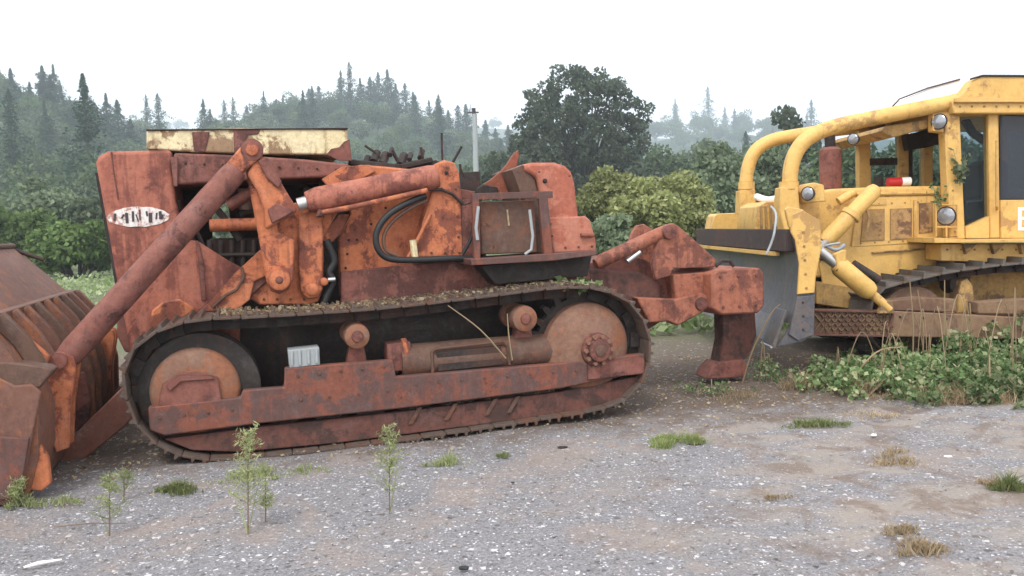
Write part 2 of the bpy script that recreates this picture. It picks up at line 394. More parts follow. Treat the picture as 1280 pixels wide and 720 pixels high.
# axle stubs tie both tracks to the hull
mb = MB(); mb.tube([(sc_[0], .3, sc_[1]), (sc_[0], 2.2, sc_[1])], .16, 16); x1 = PX(300, 470, .4)[0]
mb.bar((x1, .3, .42), (x1, 2.2, .42), .12, .16); mb.build('axle', M['dark'], red)

# ---- radiator housing at the front
RY0, RY1 = .76, 1.80
rad = MB().prism(R.poly(RY0, [(119, 203), (123, 195), (134, 189), (214, 187), (219, 250), (226, 276), (235, 298), (262, 330), (300, 400), (300, 440), (170, 470), (160, 425), (147, 360), (135, 290), (126, 240)]), RY0, RY1).build('radiator_housing', M['pink'], red, .035, seg=4)
# raised seam
MB().tube([P3(139, 190, RY0-.002), P3(142, 215, RY0-.002), P3(148, 250, RY0-.002)], .006, 6).build('panel_seam', M['maroon'], rad)
# emblem: white oval ring with dark remains of letters
em = MB(); cx, cz = PX(173, 271, RY0); kx = 36*ppm(173, RY0); kz = 12.5*ppm(173, RY0)
pts = []
for k in range(40):
    t = 2*math.pi*k/40; pts.append((cx+kx*math.cos(t)*random.uniform(.97, 1.02), cz+kz*math.sin(t)*random.uniform(.95, 1.04)))
em.prism(pts, RY0-.006, RY0-.0005); emo = em.build('emblem', M['chipwhite'], rad, 0); emo['label'] = 'worn white oval emblem with illegible dark letters'
lt = MB()
def L(u0, v0, u1, v1, w): a = P3(u0, v0, RY0-.0085); b = P3(u1, v1, RY0-.0085); lt.bar(a, b, .004, w)
for (u0, v0, u1, v1, w) in ((144, 267, 143, 276, .018), (152, 273, 155, 268, .014), (158, 266, 159, 279, .022), (166, 264, 166.5, 277, .017), (170, 268, 173, 277, .010), (174.5, 262, 175, 275, .010),
                            (183, 264, 184, 270, .014), (188, 266, 188, 278, .026), (196, 266, 195, 274, .012), (200, 264, 201, 274, .022), (203.5, 268, 203, 273, .014)):
    L(u0, v0, u1, v1, w)
lt.build('lettering', M['letter'], emo, 0)
# front grille bars on the nose (seen from beyond the left)
gx = PX(135, 290, RY0)[0]
gp = R.poly(RY0, [(116, 215), (130, 215), (152, 360), (172, 440), (160, 440), (142, 360)])
for k in range(8):
    y = .86+k*.105; MB().prism(gp, y, y+.04).build('grille_bar', M['dark'], rad)
# shoulder plates under the radiator
rp('side_apron', 'pink', .70, .757, [(232, 300), (246, 301), (284, 325), (316, 342), (318, 372), (262, 402), (196, 420), (170, 452), (158, 420), (185, 372)], bevel=.006)
rp('apron_flange', 'maroon', .685, .698, [(244, 301), (248, 301), (255, 330), (258, 375), (252, 376), (248, 330)], bevel=.003)
rp('corner_casting', 'orange', .62, .69, [(186, 405), (190, 388), (204, 376), (226, 374), (244, 386), (226, 402), (205, 414), (192, 420)], bevel=.02, dents=.004)

# ---- hood
hood = MB().prism(R.poly(RY0-.02, [(217, 191), (300, 194), (380, 199), (436, 205), (441, 214), (424, 221), (330, 225), (226, 231), (217, 231)]), RY0-.02, RY1+.02).build('hood', M['maroon'], red, .02, seg=3)
rp('hood_flange', 'maroon', RY0-.045, RY0-.022, [(213, 196), (222, 196), (222, 233), (217, 233)], bevel=.003)
rp('hood_strut', 'orange', RY0-.01, RY0+.04, [(222, 276), (230, 274), (236, 300), (228, 312)], bevel=.003)

# ---- engine in the open bay
mb = MB(); x0 = PX(235, 280, 1.0)[0]; x1 = PX(425, 280, 1.0)[0]
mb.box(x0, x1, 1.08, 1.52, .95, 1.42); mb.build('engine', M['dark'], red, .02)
eng = MB(); k = (x1-x0)/6
for i in range(6): eng.box(x0+k*i+.02, x0+k*(i+1)-.02, 1.02, 1.40, 1.32, 1.50)
eng.build('cylinder_head', M['dark'], red, .015)
mb = MB(); mb.tube([P3(262, 282, .92), P3(322, 280, .92)], 8*ppm(290, .92), 14); mb.build('exhaust_manifold', M['orange'], red)
mb = MB()
for i in range(5): mb.tube([P3(262+i*14, 300, .94), P3(262+i*14, 345, .94)], .022, 8)
mb.tube([P3(240, 320, .93), P3(330, 318, .93)], .02, 8); mb.build('injector_pipes', M['dark'], red)
MB().tube([P3(285, 258, .90), P3(318, 238, .90)], .05, 12).build('oil_filter', M['maroon'], red)
rp('engine_panel', 'dark', .98, 1.0, [(262, 298), (340, 296), (340, 346), (300, 346), (262, 330)])
MB().tube([P3(222, 296, .9), P3(222, 250, .9)], .03, 10).build('coolant_pipe', M['dark'], red)

rp('bay_dark_board', 'dark', 1.62, 1.66, [(200, 226), (262, 226), (266, 300), (262, 400), (200, 400)])  # dark boards added behind the engine to darken the see-through bay
rp('bay_dark_board', 'dark', 1.60, 1.64, [(280, 226), (440, 222), (440, 392), (274, 394), (276, 312), (292, 300)])
for (u0, v0, u1, v1, y, r_) in ((250, 236, 300, 300, .96, .03), (300, 236, 250, 262, 1.0, .02), (330, 240, 300, 268, .98, .035), (232, 262, 262, 330, .95, .018), (380, 240, 420, 236, .96, .04), (376, 232, 424, 262, 1.0, .025)):
    MB().tube([P3(u0, v0, y), P3((u0+u1)/2+4, (v0+v1)/2+3, y-.02), P3(u1, v1, y)], r_, 8).build('engine_pipe', M['dark'], red)
MB().tube([P3(306, 262, .95), P3(306, 236, .95)], .06, 14).build('breather', M['brown'], red)
# ---- lift arm frame tower
rp('tower_plate', 'orange', .62, .70, [(340, 262), (352, 256), (392, 250), (424, 246), (424, 262), (405, 296), (404, 360), (398, 377), (388, 381), (325, 381), (312, 374), (322, 340)], bevel=.012)
rp('tower_plate', 'orange', .56, .605, [(374, 268), (402, 262), (404, 290), (403, 362), (397, 372), (385, 374), (376, 366), (373, 330)], bevel=.01)
for (u, v, r_, y) in ((390, 361, 8, .535), (405, 352, 5, .54)):
    MB().lathe(PX(u, v, y), [(r_*.6*ppm(u, y), y-.025), (r_*ppm(u, y), y-.015), (r_*ppm(u, y), y+.03)], 20).build('pivot_pin', M['orange'], red)
# lift arms: straight bars inside the tracks, near and far
arm_pts = [(338, 305), (352, 325), (340, 346), (318, 366), (262, 406), (158, 531), (66, 606), (52, 600), (50, 584), (130, 507), (235, 402), (262, 378)]
for y0 in (.585, 1.86):
    o = MB().prism(R.poly(.585, arm_pts), y0, y0+.09).build('lift_arm', M['armgrey'], red, .01)
    MB().lathe(PX(64, 594, .58), [(.06, y0-.03), (.085, y0-.02), (.085, y0+.11)], 20).build('arm_boss', M['maroon'], o)
rp('arm_gusset', 'orange', .555, .582, [(296, 340), (326, 312), (336, 322), (334, 344), (318, 352), (312, 374), (296, 388), (256, 390), (246, 397), (258, 382)], bevel=.006, dents=.003)
MB().tube([P3(266, 384, .54), P3(282, 369, .54), P3(296, 362, .54), P3(305, 346, .54), P3(302, 334, .54)], .012, 8).build('grease_line', M['brown'], red)

# ---- bell crank (tilt lever) with heavy shield
bc = rp('bell_crank', 'orange', .44, .52, [(307, 213), (312, 205), (330, 200), (345, 230), (347, 290), (368, 300), (367, 350), (361, 362), (350, 368), (338, 364), (333, 352), (322, 290)], bevel=.012)
sh = rp('crank_shield', 'orange', .375, .436, [(309, 218), (316, 205), (332, 194), (339, 206), (356, 236), (372, 262), (368, 268), (352, 277), (332, 287), (330, 262), (322, 240)], bevel=.022, dents=.003)
sh.modifiers[0].segments = 3
rp('shield_rib', 'maroon', .345, .373, [(322, 201), (334, 196), (352, 228), (348, 236), (332, 222)], bevel=.012, dents=.003)
rp('crank_casting', 'maroon', .35, .373, [(334, 262), (345, 254), (366, 262), (366, 266), (340, 280)], bevel=.01)
c1 = PX(349, 350, .42); k = ppm(349, .42)
pn = MB().lathe(c1, [(10*k, .385), (13*k, .395), (14*k, .44)], 24).build('crank_pin', M['orange'], bc)
MB().lathe(c1, [(3*k, .375), (5*k, .383)], 10).build('pin_bolt', M['maroon'], pn)
c2 = PX(315, 188, .40); k = ppm(315, .40)
MB().lathe(c2, [(8*k, .345), (13.5*k, .352), (13.5*k, .50), (8*k, .505)], 24).build('crank_head', M['maroon'], bc)
MB().lathe(c2, [(3.5*k, .325), (7.5*k, .333), (8*k, .344)], 14).build('head_pin', M['orange'], bc)
# tilt link
A = P3(296, 212, .40); B = P3(82, 449, .10)
tl = MB(); d = (B-A)
tl.tube([A, A+d*.02, A+d*.05, A+d*.95, B], [12*k, 14.5*k, 15*k, 15*k, 13*k], 22).build('tilt_link', M['maroon'], red)
tlo = red.children[-1]
rp('link_yoke', 'orange', .355, .45, [(325, 181), (330, 190), (322, 200), (306, 214), (296, 224), (282, 228), (274, 222), (280, 208), (300, 184), (312, 179)], bevel=.016)
ld = MB()
for q in (0, 1.35):   # far side link
    pass
o = tlo.copy(); COL.objects.link(o); o.location.y = 1.50
o = bc.copy(); COL.objects.link(o); o.location.y = 1.50

# ---- hoist cylinder
cy = MB().tube([P3(383, 253, .50), P3(392, 251, .50), P3(396, 250, .5), P3(538, 222, .55), P3(546, 220, .55)], [.085, .10, .107, .107, .095], 24).build('hoist_cylinder', M['pink'], red)
MB().tube([P3(372, 256, .50), P3(384, 253, .50)], .055, 16).build('cylinder_rod', M['chrome'], cy)
MB().tube([P3(402, 266, .42), P3(440, 259, .42), P3(534, 238, .46)], .024, 10).build('hydraulic_line', M['orange'], red)
MB().tube([P3(402, 263, .43), P3(398, 270, .43), P3(404, 268, .43)], .03, 10).build('line_fitting', M['maroon'], red)
cyf = cy.copy(); COL.objects.link(cyf); cyf.location.y = 1.36
# ---- tower post
post = rp('tower_post', 'orange', .56, .80, [(546, 204), (556, 200), (568, 203), (574, 215), (578, 245), (580, 322), (514, 322), (524, 290), (536, 250), (544, 225)], bevel=.02, dents=.003)
MB().lathe(PX(558, 216, .555), [(.012, .548), (.018, .552), (.018, .558)], 10).build('post_bolt', M['dark'], post)
MB().tube([P3(536, 237, .54), P3(552, 237, .53), P3(566, 243, .53), P3(580, 256, .56), P3(592, 252, .56), P3(600, 246, .5)], .014, 8).build('wire_line', M['dark'], red)
# ---- tank / side panels behind the post
rp('side_tank', 'orange', .74, .90, [(428, 214), (450, 206), (480, 208), (545, 214), (560, 322), (426, 372), (424, 300), (440, 268)], bevel=.02, dents=.003)
rp('shoulder_plate', 'orange', .70, .738, [(402, 224), (428, 208), (462, 206), (470, 214), (448, 226), (415, 240)], bevel=.006)
rp('gusset_plate', 'orange', .66, .70, [(424, 268), (437, 268), (426, 292), (406, 312), (404, 292)], bevel=.004)
rp('lower_side_plate', 'maroon', .66, .735, [(426, 340), (560, 326), (600, 331), (735, 322), (738, 350), (640, 362), (520, 376), (426, 382)], bevel=.01)
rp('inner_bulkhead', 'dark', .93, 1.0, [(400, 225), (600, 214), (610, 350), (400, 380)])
rp('post_back_plate', 'maroon', .80, .84, [(574, 236), (598, 240), (600, 325), (574, 326)])  # maroon plate set back beside the tower post
# hoses
hs = catmull([tuple(P3(u, v, y)) for u, v, y in ((532, 244, .50), (505, 256, .47), (484, 270, .46), (471, 290, .46), (472, 310, .46), (486, 323, .47), (520, 325, .48), (570, 323, .5), (602, 324, .52))], 6)
MB().tube(hs, .028, 12).build('hydraulic_hose', M['black'], red)
hs = catmull([tuple(P3(u, v, y)) for u, v, y in ((534, 250, .52), (510, 262, .49), (490, 278, .48), (480, 295, .48), (482, 312, .48), (496, 320, .49))], 6)
MB().tube(hs, .016, 10).build('hydraulic_hose', M['brown'], red)
MB().tube([P3(538, 268, .53), P3(524, 296, .52), P3(510, 322, .52)], .017, 10).build('hydraulic_line', M['orange'], red)
MB().tube([P3(516, 300, .50), P3(519, 322, .5)], .03, 8).build('line_fitting', M['cream'], red)
hs = catmull([tuple(P3(u, v, y)) for u, v, y in ((594, 256, .50), (592, 280, .47), (588, 300, .48), (578, 318, .5))], 6)
MB().tube(hs, .016, 8).build('hydraulic_hose', M['black'], red)
rp('fitting_plate', 'maroon', .55, .6, [(578, 250), (596, 248), (594, 322), (578, 330)], bevel=.004)
# blue-white snapped line in the bay between tower and tank
hs = catmull([tuple(P3(u, v, .6)) for u, v in ((408, 300), (418, 325), (412, 340), (416, 352), (408, 372), (400, 392))], 6)
MB().tube(hs, .03, 10).build('hydraulic_hose', M['black'], red)
MB().tube([P3(410, 350, .56), P3(419, 349, .56)], .022, 10).build('line_fitting', M['chrome'], red)

# ---- step box frame over the track
fb = MB()
Y0 = .30
for (u0, v0, u1, v1, w) in ((590, 246, 690, 243, 8), (594, 248, 596, 326, 8), (678, 246, 685, 322, 12)):
    fb.bar(P3(u0, v0, Y0), P3(u1, v1, Y0), .05, w*ppm(640, Y0))
fbo = fb.build('step_frame', M['beam'], red, .004)
rp('step_box', 'brown', .36, .72, [(600, 252), (668, 250), (672, 316), (602, 318)], bevel=.01)
rp('step_sill', 'beam', .22, .72, [(588, 324), (690, 317), (746, 313), (746, 319), (692, 326), (590, 332)], bevel=.006)
MB().tube([P3(598, 258, .27), P3(595, 285, .27), P3(597, 300, .27)], .014, 8).build('guide_rod', M['concrete'], fbo)
MB().tube([P3(662, 262, .27), P3(666, 295, .27), P3(664, 312, .27), P3(656, 318, .27)], .013, 8).build('guide_rod', M['concrete'], fbo)
MB().tube([P3(634, 262, .352), P3(636, 282, .352)], .008, 6).build('paint_drip', M['cream'], fbo)
rp('sill_bracket', 'dark', .40, .70, [(600, 332), (740, 320), (735, 345), (620, 356)])

# ---- rear fuel tank
rp('fuel_tank', 'tank', .42, 1.15, [(655, 212), (658, 206), (664, 203), (694, 203), (707, 207), (715, 215), (719, 228), (724, 272), (728, 318), (686, 320), (680, 262), (672, 222)], bevel=.03)
rp('tank_front_panel', 'brown', .46, 1.12, [(640, 212), (654, 206), (668, 224), (678, 262), (684, 316), (668, 316), (664, 262), (650, 240)], bevel=.004)
st_ = rp('rear_step_box', 'tank', .36, .9, [(684, 272), (732, 270), (738, 275), (745, 300), (746, 314), (692, 317)], bevel=.016)
MB().tube([P3(726, 294, .33), P3(742, 294, .33)], .02, 10).build('box_latch', M['orange'], st_)
MB().lathe(PX(682, 226, .4), [(.015, .395), (.022, .41), (.022, .43)], 10).build('tank_bolt', M['dark'], red)
# ---- torn seat side
rp('torn_seat_panel', 'orange', .80, .84, [(596, 244), (599, 234), (614, 224), (626, 214), (634, 205), (641, 194), (648, 187), (649, 196), (645, 212), (643, 226), (638, 243)], bevel=.008)
rp('seat_pad', 'dark', .74, .79, [(594, 246), (596, 236), (604, 230), (622, 234), (624, 240), (612, 247)], bevel=.01)
rp('seat_back', 'maroon', .86, 1.4, [(650, 214), (656, 212), (660, 244), (650, 246)], bevel=.01)
# ---- levers and junk on the hood
lv = [((553, 200), (552, 166), .010), ((530, 206), (526, 184), .013), ((566, 203), (577, 183), .012), ((577, 232), (575, 205), .012), ((588, 236), (576, 212), .010)]
for a_, b_, r_ in lv:
    MB().tube([P3(*a_, .95), P3(*b_, .93)], r_, 8).build('control_lever', M['dark'], red)
mb = MB(); mb.bar(P3(436, 203, .95), P3(500, 209, .95), .10, .05); mb.bar(P3(500, 209, .95), P3(540, 200, .95), .08, .05); mb.build('cowl_rail', M['dark'], red, .01)
mb = MB()
for (u, v, r_) in ((471, 196, .045), (490, 190, .03), (505, 200, .05), (514, 196, .03), (528, 193, .035), (460, 202, .04), (482, 199, .05)):
    c = P3(u, v, 1.0); mb.tube([c-Vector((r_*.8, .03, r_)), c+Vector((r_*.3, .06, r_))], r_*.8, 8)
mb.tube([P3(456, 182, 1.0), P3(468, 190, 1.0), P3(478, 200, 1.0)], .012, 6)
mb.tube([P3(490, 188, 1.0), P3(500, 206, 1.0), P3(524, 202, .98)], .02, 6)
mb.build('control_linkage', M['dark'], red, 0)
rp('dash_panel', 'dark', .95, 1.55, [(500, 207), (545, 200), (560, 206), (560, 240), (500, 240)])

# ---- ripper at the rear
rp('rear_case', 'guard', .92, 1.62, [(690, 332), (800, 340), (826, 352), (828, 402), (800, 420), (690, 440)], bevel=.03)
RY = .95
rp('ripper_tower', 'maroon', 1.0, 1.35, [(736, 330), (760, 320), (800, 322), (818, 330), (832, 342), (846, 385), (800, 384), (740, 352)], bevel=.01)
cyl = MB().tube([P3(744, 330, .85), P3(752, 326, .85), P3(828, 291, .85), P3(836, 288, .85)], [.05, .068, .068, .06], 20).build('ripper_cylinder', M['brick'], red)
MB().tube([P3(784, 327, .82), P3(800, 315, .82)], .026, 10).build('cylinder_rod', M['chrome'], red)
f1 = [(826, 292), (832, 281), (842, 279), (850, 284), (874, 305), (896, 325), (894, 334), (842, 336), (838, 345), (820, 350), (815, 330)]
o = rp('ripper_frame', 'brick', .80, .86, f1, bevel=.01); rp('ripper_frame', 'brick', 1.45, 1.51, f1, plane=.80, bevel=.01)
c1 = PX(836, 290, .78); MB().lathe(c1, [(.03, .74), (.07, .75), (.075, .80)], 18).build('frame_pin', M['maroon'], o)
rp('frame_web', 'maroon', .87, 1.44, [(846, 290), (852, 286), (896, 326), (890, 334), (852, 320)], bevel=.006)
rp('parallel_arm', 'brick', .76, .90, [(796, 372), (846, 374), (876, 366), (884, 369), (887, 380), (880, 390), (848, 407), (836, 402), (812, 404), (806, 392)], bevel=.014)
rp('parallel_arm', 'brick', 1.42, 1.56, [(796, 372), (846, 374), (876, 366), (884, 369), (887, 380), (880, 390), (848, 407), (836, 402), (812, 404), (806, 392)], plane=.76, bevel=.014)
MB().lathe(PX(877, 380, .75), [(.03, .725), (.065, .735), (.07, .765)], 18).build('arm_pin', M['maroon'], red)
rp('ripper_beam', 'brick', .82, 1.62, [(842, 343), (893, 339), (893, 386), (846, 384)], bevel=.016, dents=.002)
rp('beam_head', 'brick', .66, 1.70, [(889, 342), (905, 336), (950, 335), (955, 342), (956, 382), (948, 392), (902, 394), (890, 386)], bevel=.02, dents=.002)
MB().tube([P3(895, 333, .9), P3(902, 326, .9), P3(912, 326, .9), P3(917, 333, .9)], .018, 8).build('lifting_eye', M['dark'], red)
rp('ripper_shank', 'guard', .98, 1.16, [(903, 393), (944, 391), (946, 420), (936, 445), (928, 452), (898, 455), (904, 425)], bevel=.012)
zt = PX(915, 474, 1.0)[1]
rp('ripper_tooth', 'maroon', .94, 1.20, [(898, 453), (930, 449), (936, 462), (930, 472), (884, 474), (888, 464)], bevel=.012)

# ---- bucket (far profile traced, same section across its width)
BF = 2.35; BN = -.45
prof = R.poly(BF, [(16, 308), (52, 338), (90, 370), (110, 390), (126, 415), (135, 445), (136, 480), (128, 515), (112, 545)])
xh, zh = prof[-1]; prof = [(x, max(z, .03)) for x, z in prof]
prof[-1] = (prof[-2][0]-.10, .05)
sec = prof + [(prof[-1][0]-.9, .03)]
inner = [(x-.05, z+.01) for x, z in reversed(sec)]
bk = MB().prism(sec + inner, BN, BF).build('bucket', M['bucket'], red, .006)
# side plates
side = prof + [(prof[-1][0]-.95, .02), (prof[0][0]-.45, prof[0][1]-.5), (prof[0][0]-.15, prof[0][1]-.02)]
for y in (BN-.035, BF+.002): MB().prism([(x-.004, z) for x, z in side], y, y+.033).build('bucket_side', M['bucket'], bk, .006)
# ribs down the back
def off(pr, d):
    out = []
    for i in range(len(pr)):
        a = Vector(pr[max(i-1, 0)]); b = Vector(pr[min(i+1, len(pr)-1)]); t = (b-a).normalized(); out.append((pr[i][0]-t.y*d*1.0, pr[i][1]+t.x*d))
    return out
rb = prof[2:]
ribo = off(rb, .105)
nr = 9
for i in range(nr):
    y = BN+.12 + i*(BF-BN-.25)/(nr-1)
    rb_, ro_ = (rb, ribo) if y > .7 else (rb[:3], ribo[:3])
    MB().prism(rb_ + list(reversed(ro_)), y, y+.07).build('bucket_rib', M['bucket' if i % 3 else 'brown'], bk, .008)
# ledge bar at the top of the ribs, rolled lip along the top
e = Vector(ribo[0]); MB().bar((prof[2][0]+.01, BN, prof[2][1]+.03), (prof[2][0]+.01, BF, prof[2][1]+.03), .09, .06).build('ledge_bar', M['brown'], bk, .008)
MB().tube([(prof[0][0], BN, prof[0][1]), (prof[0][0], BF, prof[0][1])], .03, 10).build('top_lip', M['brown'], bk)
mb = MB(); mb.tube([(prof[0][0]-.06, BF-.02, prof[0][1]+.0), (prof[0][0]+.26, BF-.02, prof[0][1]-.14)], .02, 8); mb.build('torn_edge', M['dark'], bk)
# teeth at the cutting edge
for i in range(8):
    y = BN+.1+i*(BF-BN-.2)/7; x = prof[-1][0]-.9
    MB().prism([(x, .10), (x, .0), (x-.28, .01)], y-.05, y+.05).build('bucket_tooth', M['dark'], bk, .004)
# near side shapes
rp('wear_plate', 'bucket', -.52, -.49, [(-40, 470), (-2, 472), (18, 482), (40, 480), (52, 490), (42, 540), (30, 600), (22, 632), (-40, 632)], parent=bk, bevel=.012, dents=.002)
rp('wear_plate', 'beam', -.56, -.522, [(-40, 545), (0, 546), (36, 548), (30, 590), (20, 625), (-40, 625)], parent=bk, bevel=.008)
rp('corner_gusset', 'brown', -.50, -.30, [(-40, 455), (10, 452), (58, 458), (66, 464), (50, 484), (20, 486), (-10, 474), (-40, 472)], parent=bk, bevel=.012, dents=.004)
rp('toe_plate', 'orange', -.47, -.42, [(50, 556), (60, 572), (64, 604), (52, 614), (34, 612), (38, 586)], parent=bk, bevel=.006)
for y in (.0, .16, 1.80, 1.96):
    rp('link_bracket', 'orange', y, y+.045, [(62, 448), (76, 440), (92, 446), (95, 458), (88, 505), (86, 560), (70, 566), (52, 520), (50, 470)], parent=bk, plane=.0, bevel=.008)
MB().lathe(PX(73, 451, -.02), [(.025, -.035), (.06, -.03), (.06, .22)], 16).build('bracket_pin', M['maroon'], bk)
rp('back_plate', 'orange', -.10, -.02, [(8, 430), (30, 420), (60, 446), (54, 470), (40, 486), (14, 470)], parent=bk, bevel=.01, dents=.004)
rp('back_gusset', 'maroon', .72, .80, [(88, 470), (104, 466), (114, 500), (108, 545), (86, 560)], parent=bk, bevel=.008)
# frame member from the radiator foot down toward the bucket
rp('front_crossmember', 'maroon', .80, 1.75, [(146, 395), (160, 392), (182, 432), (178, 445), (156, 440), (146, 420)], bevel=.012)

# ================================================================== LOOSE THINGS ON THE CRAWLER
def on_red(name, x=0, y=0, z=0, **k):
    w = R.world(x, y, z); return empty(name, w, yawR, **k)
def rthing(name, mat, y0, y1, pts, label, cat, bevel=.006, plane=None, dents=0.0):
    pl = R.poly(y0 if plane is None else plane, pts); x = sum(p[0] for p in pl)/len(pl); z = min(p[1] for p in pl)
    o = MB().prism([(a-x, b-z) for a, b in pl], y0-(y0+y1)/2, y1-(y0+y1)/2).build(name, M[mat], None, bevel, dents=dents)
    w = R.world(x, (y0+y1)/2, z); o.location = w; o.rotation_euler = (0, 0, yawR); tag(o, label, cat); return o
pan = rthing('engine_cover', 'cream', .80, 1.70, [(183, 163), (300, 160), (434, 162), (436, 183), (424, 196), (410, 193), (330, 193), (240, 190), (183, 186)], 'long cream painted metal cover with rust stains, lying on top of the red hood', 'metal cover', bevel=.012)
def onpan(name, mat, y0, y1, pts):
    pl = R.poly(y0, pts); o = MB().prism(pl, y0, y1).build(name, M[mat], None, .004); o.parent = pan
    o.matrix_parent_inverse = Matrix.Identity(4)
    w = Vector(((sum(p[0] for p in R.poly(.80, [(183, 163), (300, 160), (434, 162), (436, 183), (424, 196), (410, 193), (330, 193), (240, 190), (183, 186)]))/9), 1.25, min(p[1] for p in R.poly(.80, [(183, 163), (300, 160), (434, 162), (436, 183), (424, 196), (410, 193), (330, 193), (240, 190), (183, 186)]))))
    o.location = -w; return o
onpan('rusted_patch', 'maroon', .792, .799, [(240, 165), (262, 165), (260, 176), (256, 190), (243, 189), (241, 178)])
onpan('rusted_patch', 'maroon', .792, .799, [(292, 162), (326, 162), (322, 168), (310, 169), (304, 180), (300, 192), (293, 192)])
onpan('rusted_patch', 'maroon', .792, .799, [(408, 193), (414, 186), (424, 184), (430, 177), (437, 174), (440, 201), (424, 201)])
onpan('top_edge', 'dark', .785, 1.71, [(182, 161.5), (435, 159.6), (435, 161), (183, 163.2)])
blk = rthing('concrete_block', 'concrete', .05, .24, [(360, 438), (399, 434), (400, 456), (362, 460)], 'small pale grey ribbed block standing on the track guard', 'block', bevel=.006)
def sub(parent_o, name, mat, y0, y1, pts):
    o = MB().prism(R.poly(y0, pts), y0, y1).build(name, M[mat], None, .002); o.parent = parent_o
    o.matrix_parent_inverse = (Matrix.Translation(parent_o.location) @ Matrix.Rotation(yawR, 4, 'Z')).inverted() @ (Matrix.Translation(R.o) @ Matrix.Rotation(yawR, 4, 'Z')); return o
for u in (363, 373, 384, 394): sub(blk, 'block_rib', 'concrete', .035, .049, [(u, 438.5-(u-363)*.1), (u+3, 438.2-(u-363)*.1), (u+3.4, 457-(u-363)*.1), (u+.4, 457.5-(u-363)*.1)])

# ---- bolt heads, each its own part, one shared mesh
def bolt_row(fr, parent, pts, y, mat, r=.014):
    me = None
    for (u, v) in pts:
        x, z = fr.px(u, v, y)
        if me is None:
            o = MB().lathe((0, 0), [(r*.8, -.010), (r, -.006), (r, .002)], 6).build('bolt', M[mat], parent); me = o.data
        else:
            o = bpy.data.objects.new('bolt', me); COL.objects.link(o); o.parent = parent
        o.location = (x, y, z); o['group'] = 'bolt heads'
def line(u0, v0, u1, v1, n): return [(u0+(u1-u0)*i/(n-1), v0+(v1-v0)*i/(n-1)) for i in range(n)]
bolt_row(R, red, line(372, 470, 480, 458, 5)+line(376, 500, 484, 488, 4)+line(200, 522, 290, 512, 4)+line(520, 480, 720, 463, 8), .045, 'brown', .013)
bolt_row(R, red, line(232, 204, 420, 212, 9), RY0-.022, 'dark', .010)
bolt_row(R, red, line(436, 300, 432, 335, 3)+line(446, 300, 500, 240, 4)+line(434, 352, 550, 338, 6), .735 if False else .738, 'dark', .012)
bolt_row(R, red, line(330, 374, 380, 374, 4)+[(398, 330), (398, 300), (396, 275), (350, 268)], .618, 'brown', .012)
bolt_row(R, red, line(522, 316, 574, 316, 4)+[(552, 236), (570, 236), (572, 270), (573, 296)], .558, 'brown', .012)
bolt_row(R, red, line(604, 250, 672, 248, 4)+line(600, 328, 684, 321, 5), .272 if False else .274, 'brown', .009)
bolt_row(R, red, line(690, 310, 740, 308, 4)+[(688, 280), (690, 295), (674, 215), (712, 220)], .357, 'maroon', .011)
bolt_row(R, red, line(900, 346, 945, 344, 3)+line(904, 384, 945, 382, 3), .658, 'maroon', .016)
# ================================================================== YELLOW BULLDOZER
yo = at(1120, 400, 9.25)
Y = Frame(yo.x, 9.25, RAD(0.0))
yel = empty('bulldozer', (yo.x, 9.25, 0), 0, 'yellow bulldozer with a cab, curved roof sweeps and a raised straight blade', 'bulldozer')
Q3 = Y.p3; QX = Y.px
def yp(name, mat, y0, y1, pts, parent=yel, bevel=.008, plane=None, dents=0.0):
    return MB().prism(Y.poly(y0 if plane is None else plane, pts), y0, y1).build(name, M[mat], parent, bevel, dents=dents)
def qm(u, y): a = QX(u, 300, y); b = QX(u, 310, y); return abs(a[1]-b[1])/10
# ---- tracks: outline in local metres fitted to the photo's top run
tt = [QX(u, v, 0) for u, v in ((1092, 371), (1108, 358), (1140, 350), (1185, 340), (1230, 333), (1280, 328))]
xa = tt[0][0]; xr = xa + 3.55; zt = tt[-1][1]
lp = [(xa-.06, .52), tt[0], tt[1], tt[2], tt[3], tt[4], tt[5], (xr-1.3, zt+.02), (xr-.6, zt+.05), (xr-.15, zt-.10), (xr+.08, zt-.5), (xr-.1, .26), (xr-.5, .06), (xr-1.2, .035), (xa+1.2, .035), (xa+.5, .045), (xa+.15, .13), (xa-.02, .30)]
ytr = make_track(catmull(lp, 8, True), yel, .60, .215, 'ytrack', 'dark', .06)
ytf = ytr.copy(); COL.objects.link(ytf); ytf.location.y = 2.05
for ch in list(ytr.children):
    c_ = ch.copy(); COL.objects.link(c_); c_.parent = ytf
for dy in (0, 2.05):
    c1 = (xa+.50, .50); MB().lathe(c1, [(.22, .10+dy), (.38, .14+dy), (.40, .20+dy), (.40, .42+dy), (.36, .45+dy)], 32).build('idler_wheel', M['ybrown'], yel)
    c1 = (xr-.50, .62); MB().lathe(c1, [(.2, .0+dy), (.30, .06+dy), (.44, .14+dy), (.46, .2+dy), (.46, .4+dy)], 32).build('drive_sprocket', M['ybrown'], yel)
    for i in range(7):
        x = xa+.75+i*.36; MB().lathe((x, .22), [(.06, .10+dy), (.13, .12+dy), (.13, .46+dy), (.06, .48+dy)], 18).build('track_roller', M['dark'], yel)
    MB().bar((xa+.35, .32+dy, .46), (xr-.5, .32+dy, .46), .34, .24).build('track_frame', M['ybrown'], yel, .02)
for u in (1208, 1380):
    k = qm(u, .1)
    cr = yp('roller_bracket', 'yellowdirt', .10, .30, [(u-12, 392), (u-10, 372), (u-6, 352), (u+2, 348), (u+8, 356), (u+10, 372), (u+14, 392)], bevel=.012)
    MB().lathe(QX(u-5, 356, .2), [(.08, .22), (.12, .24), (.12, .48)], 20).build('carrier_roller', M['dark'], yel)
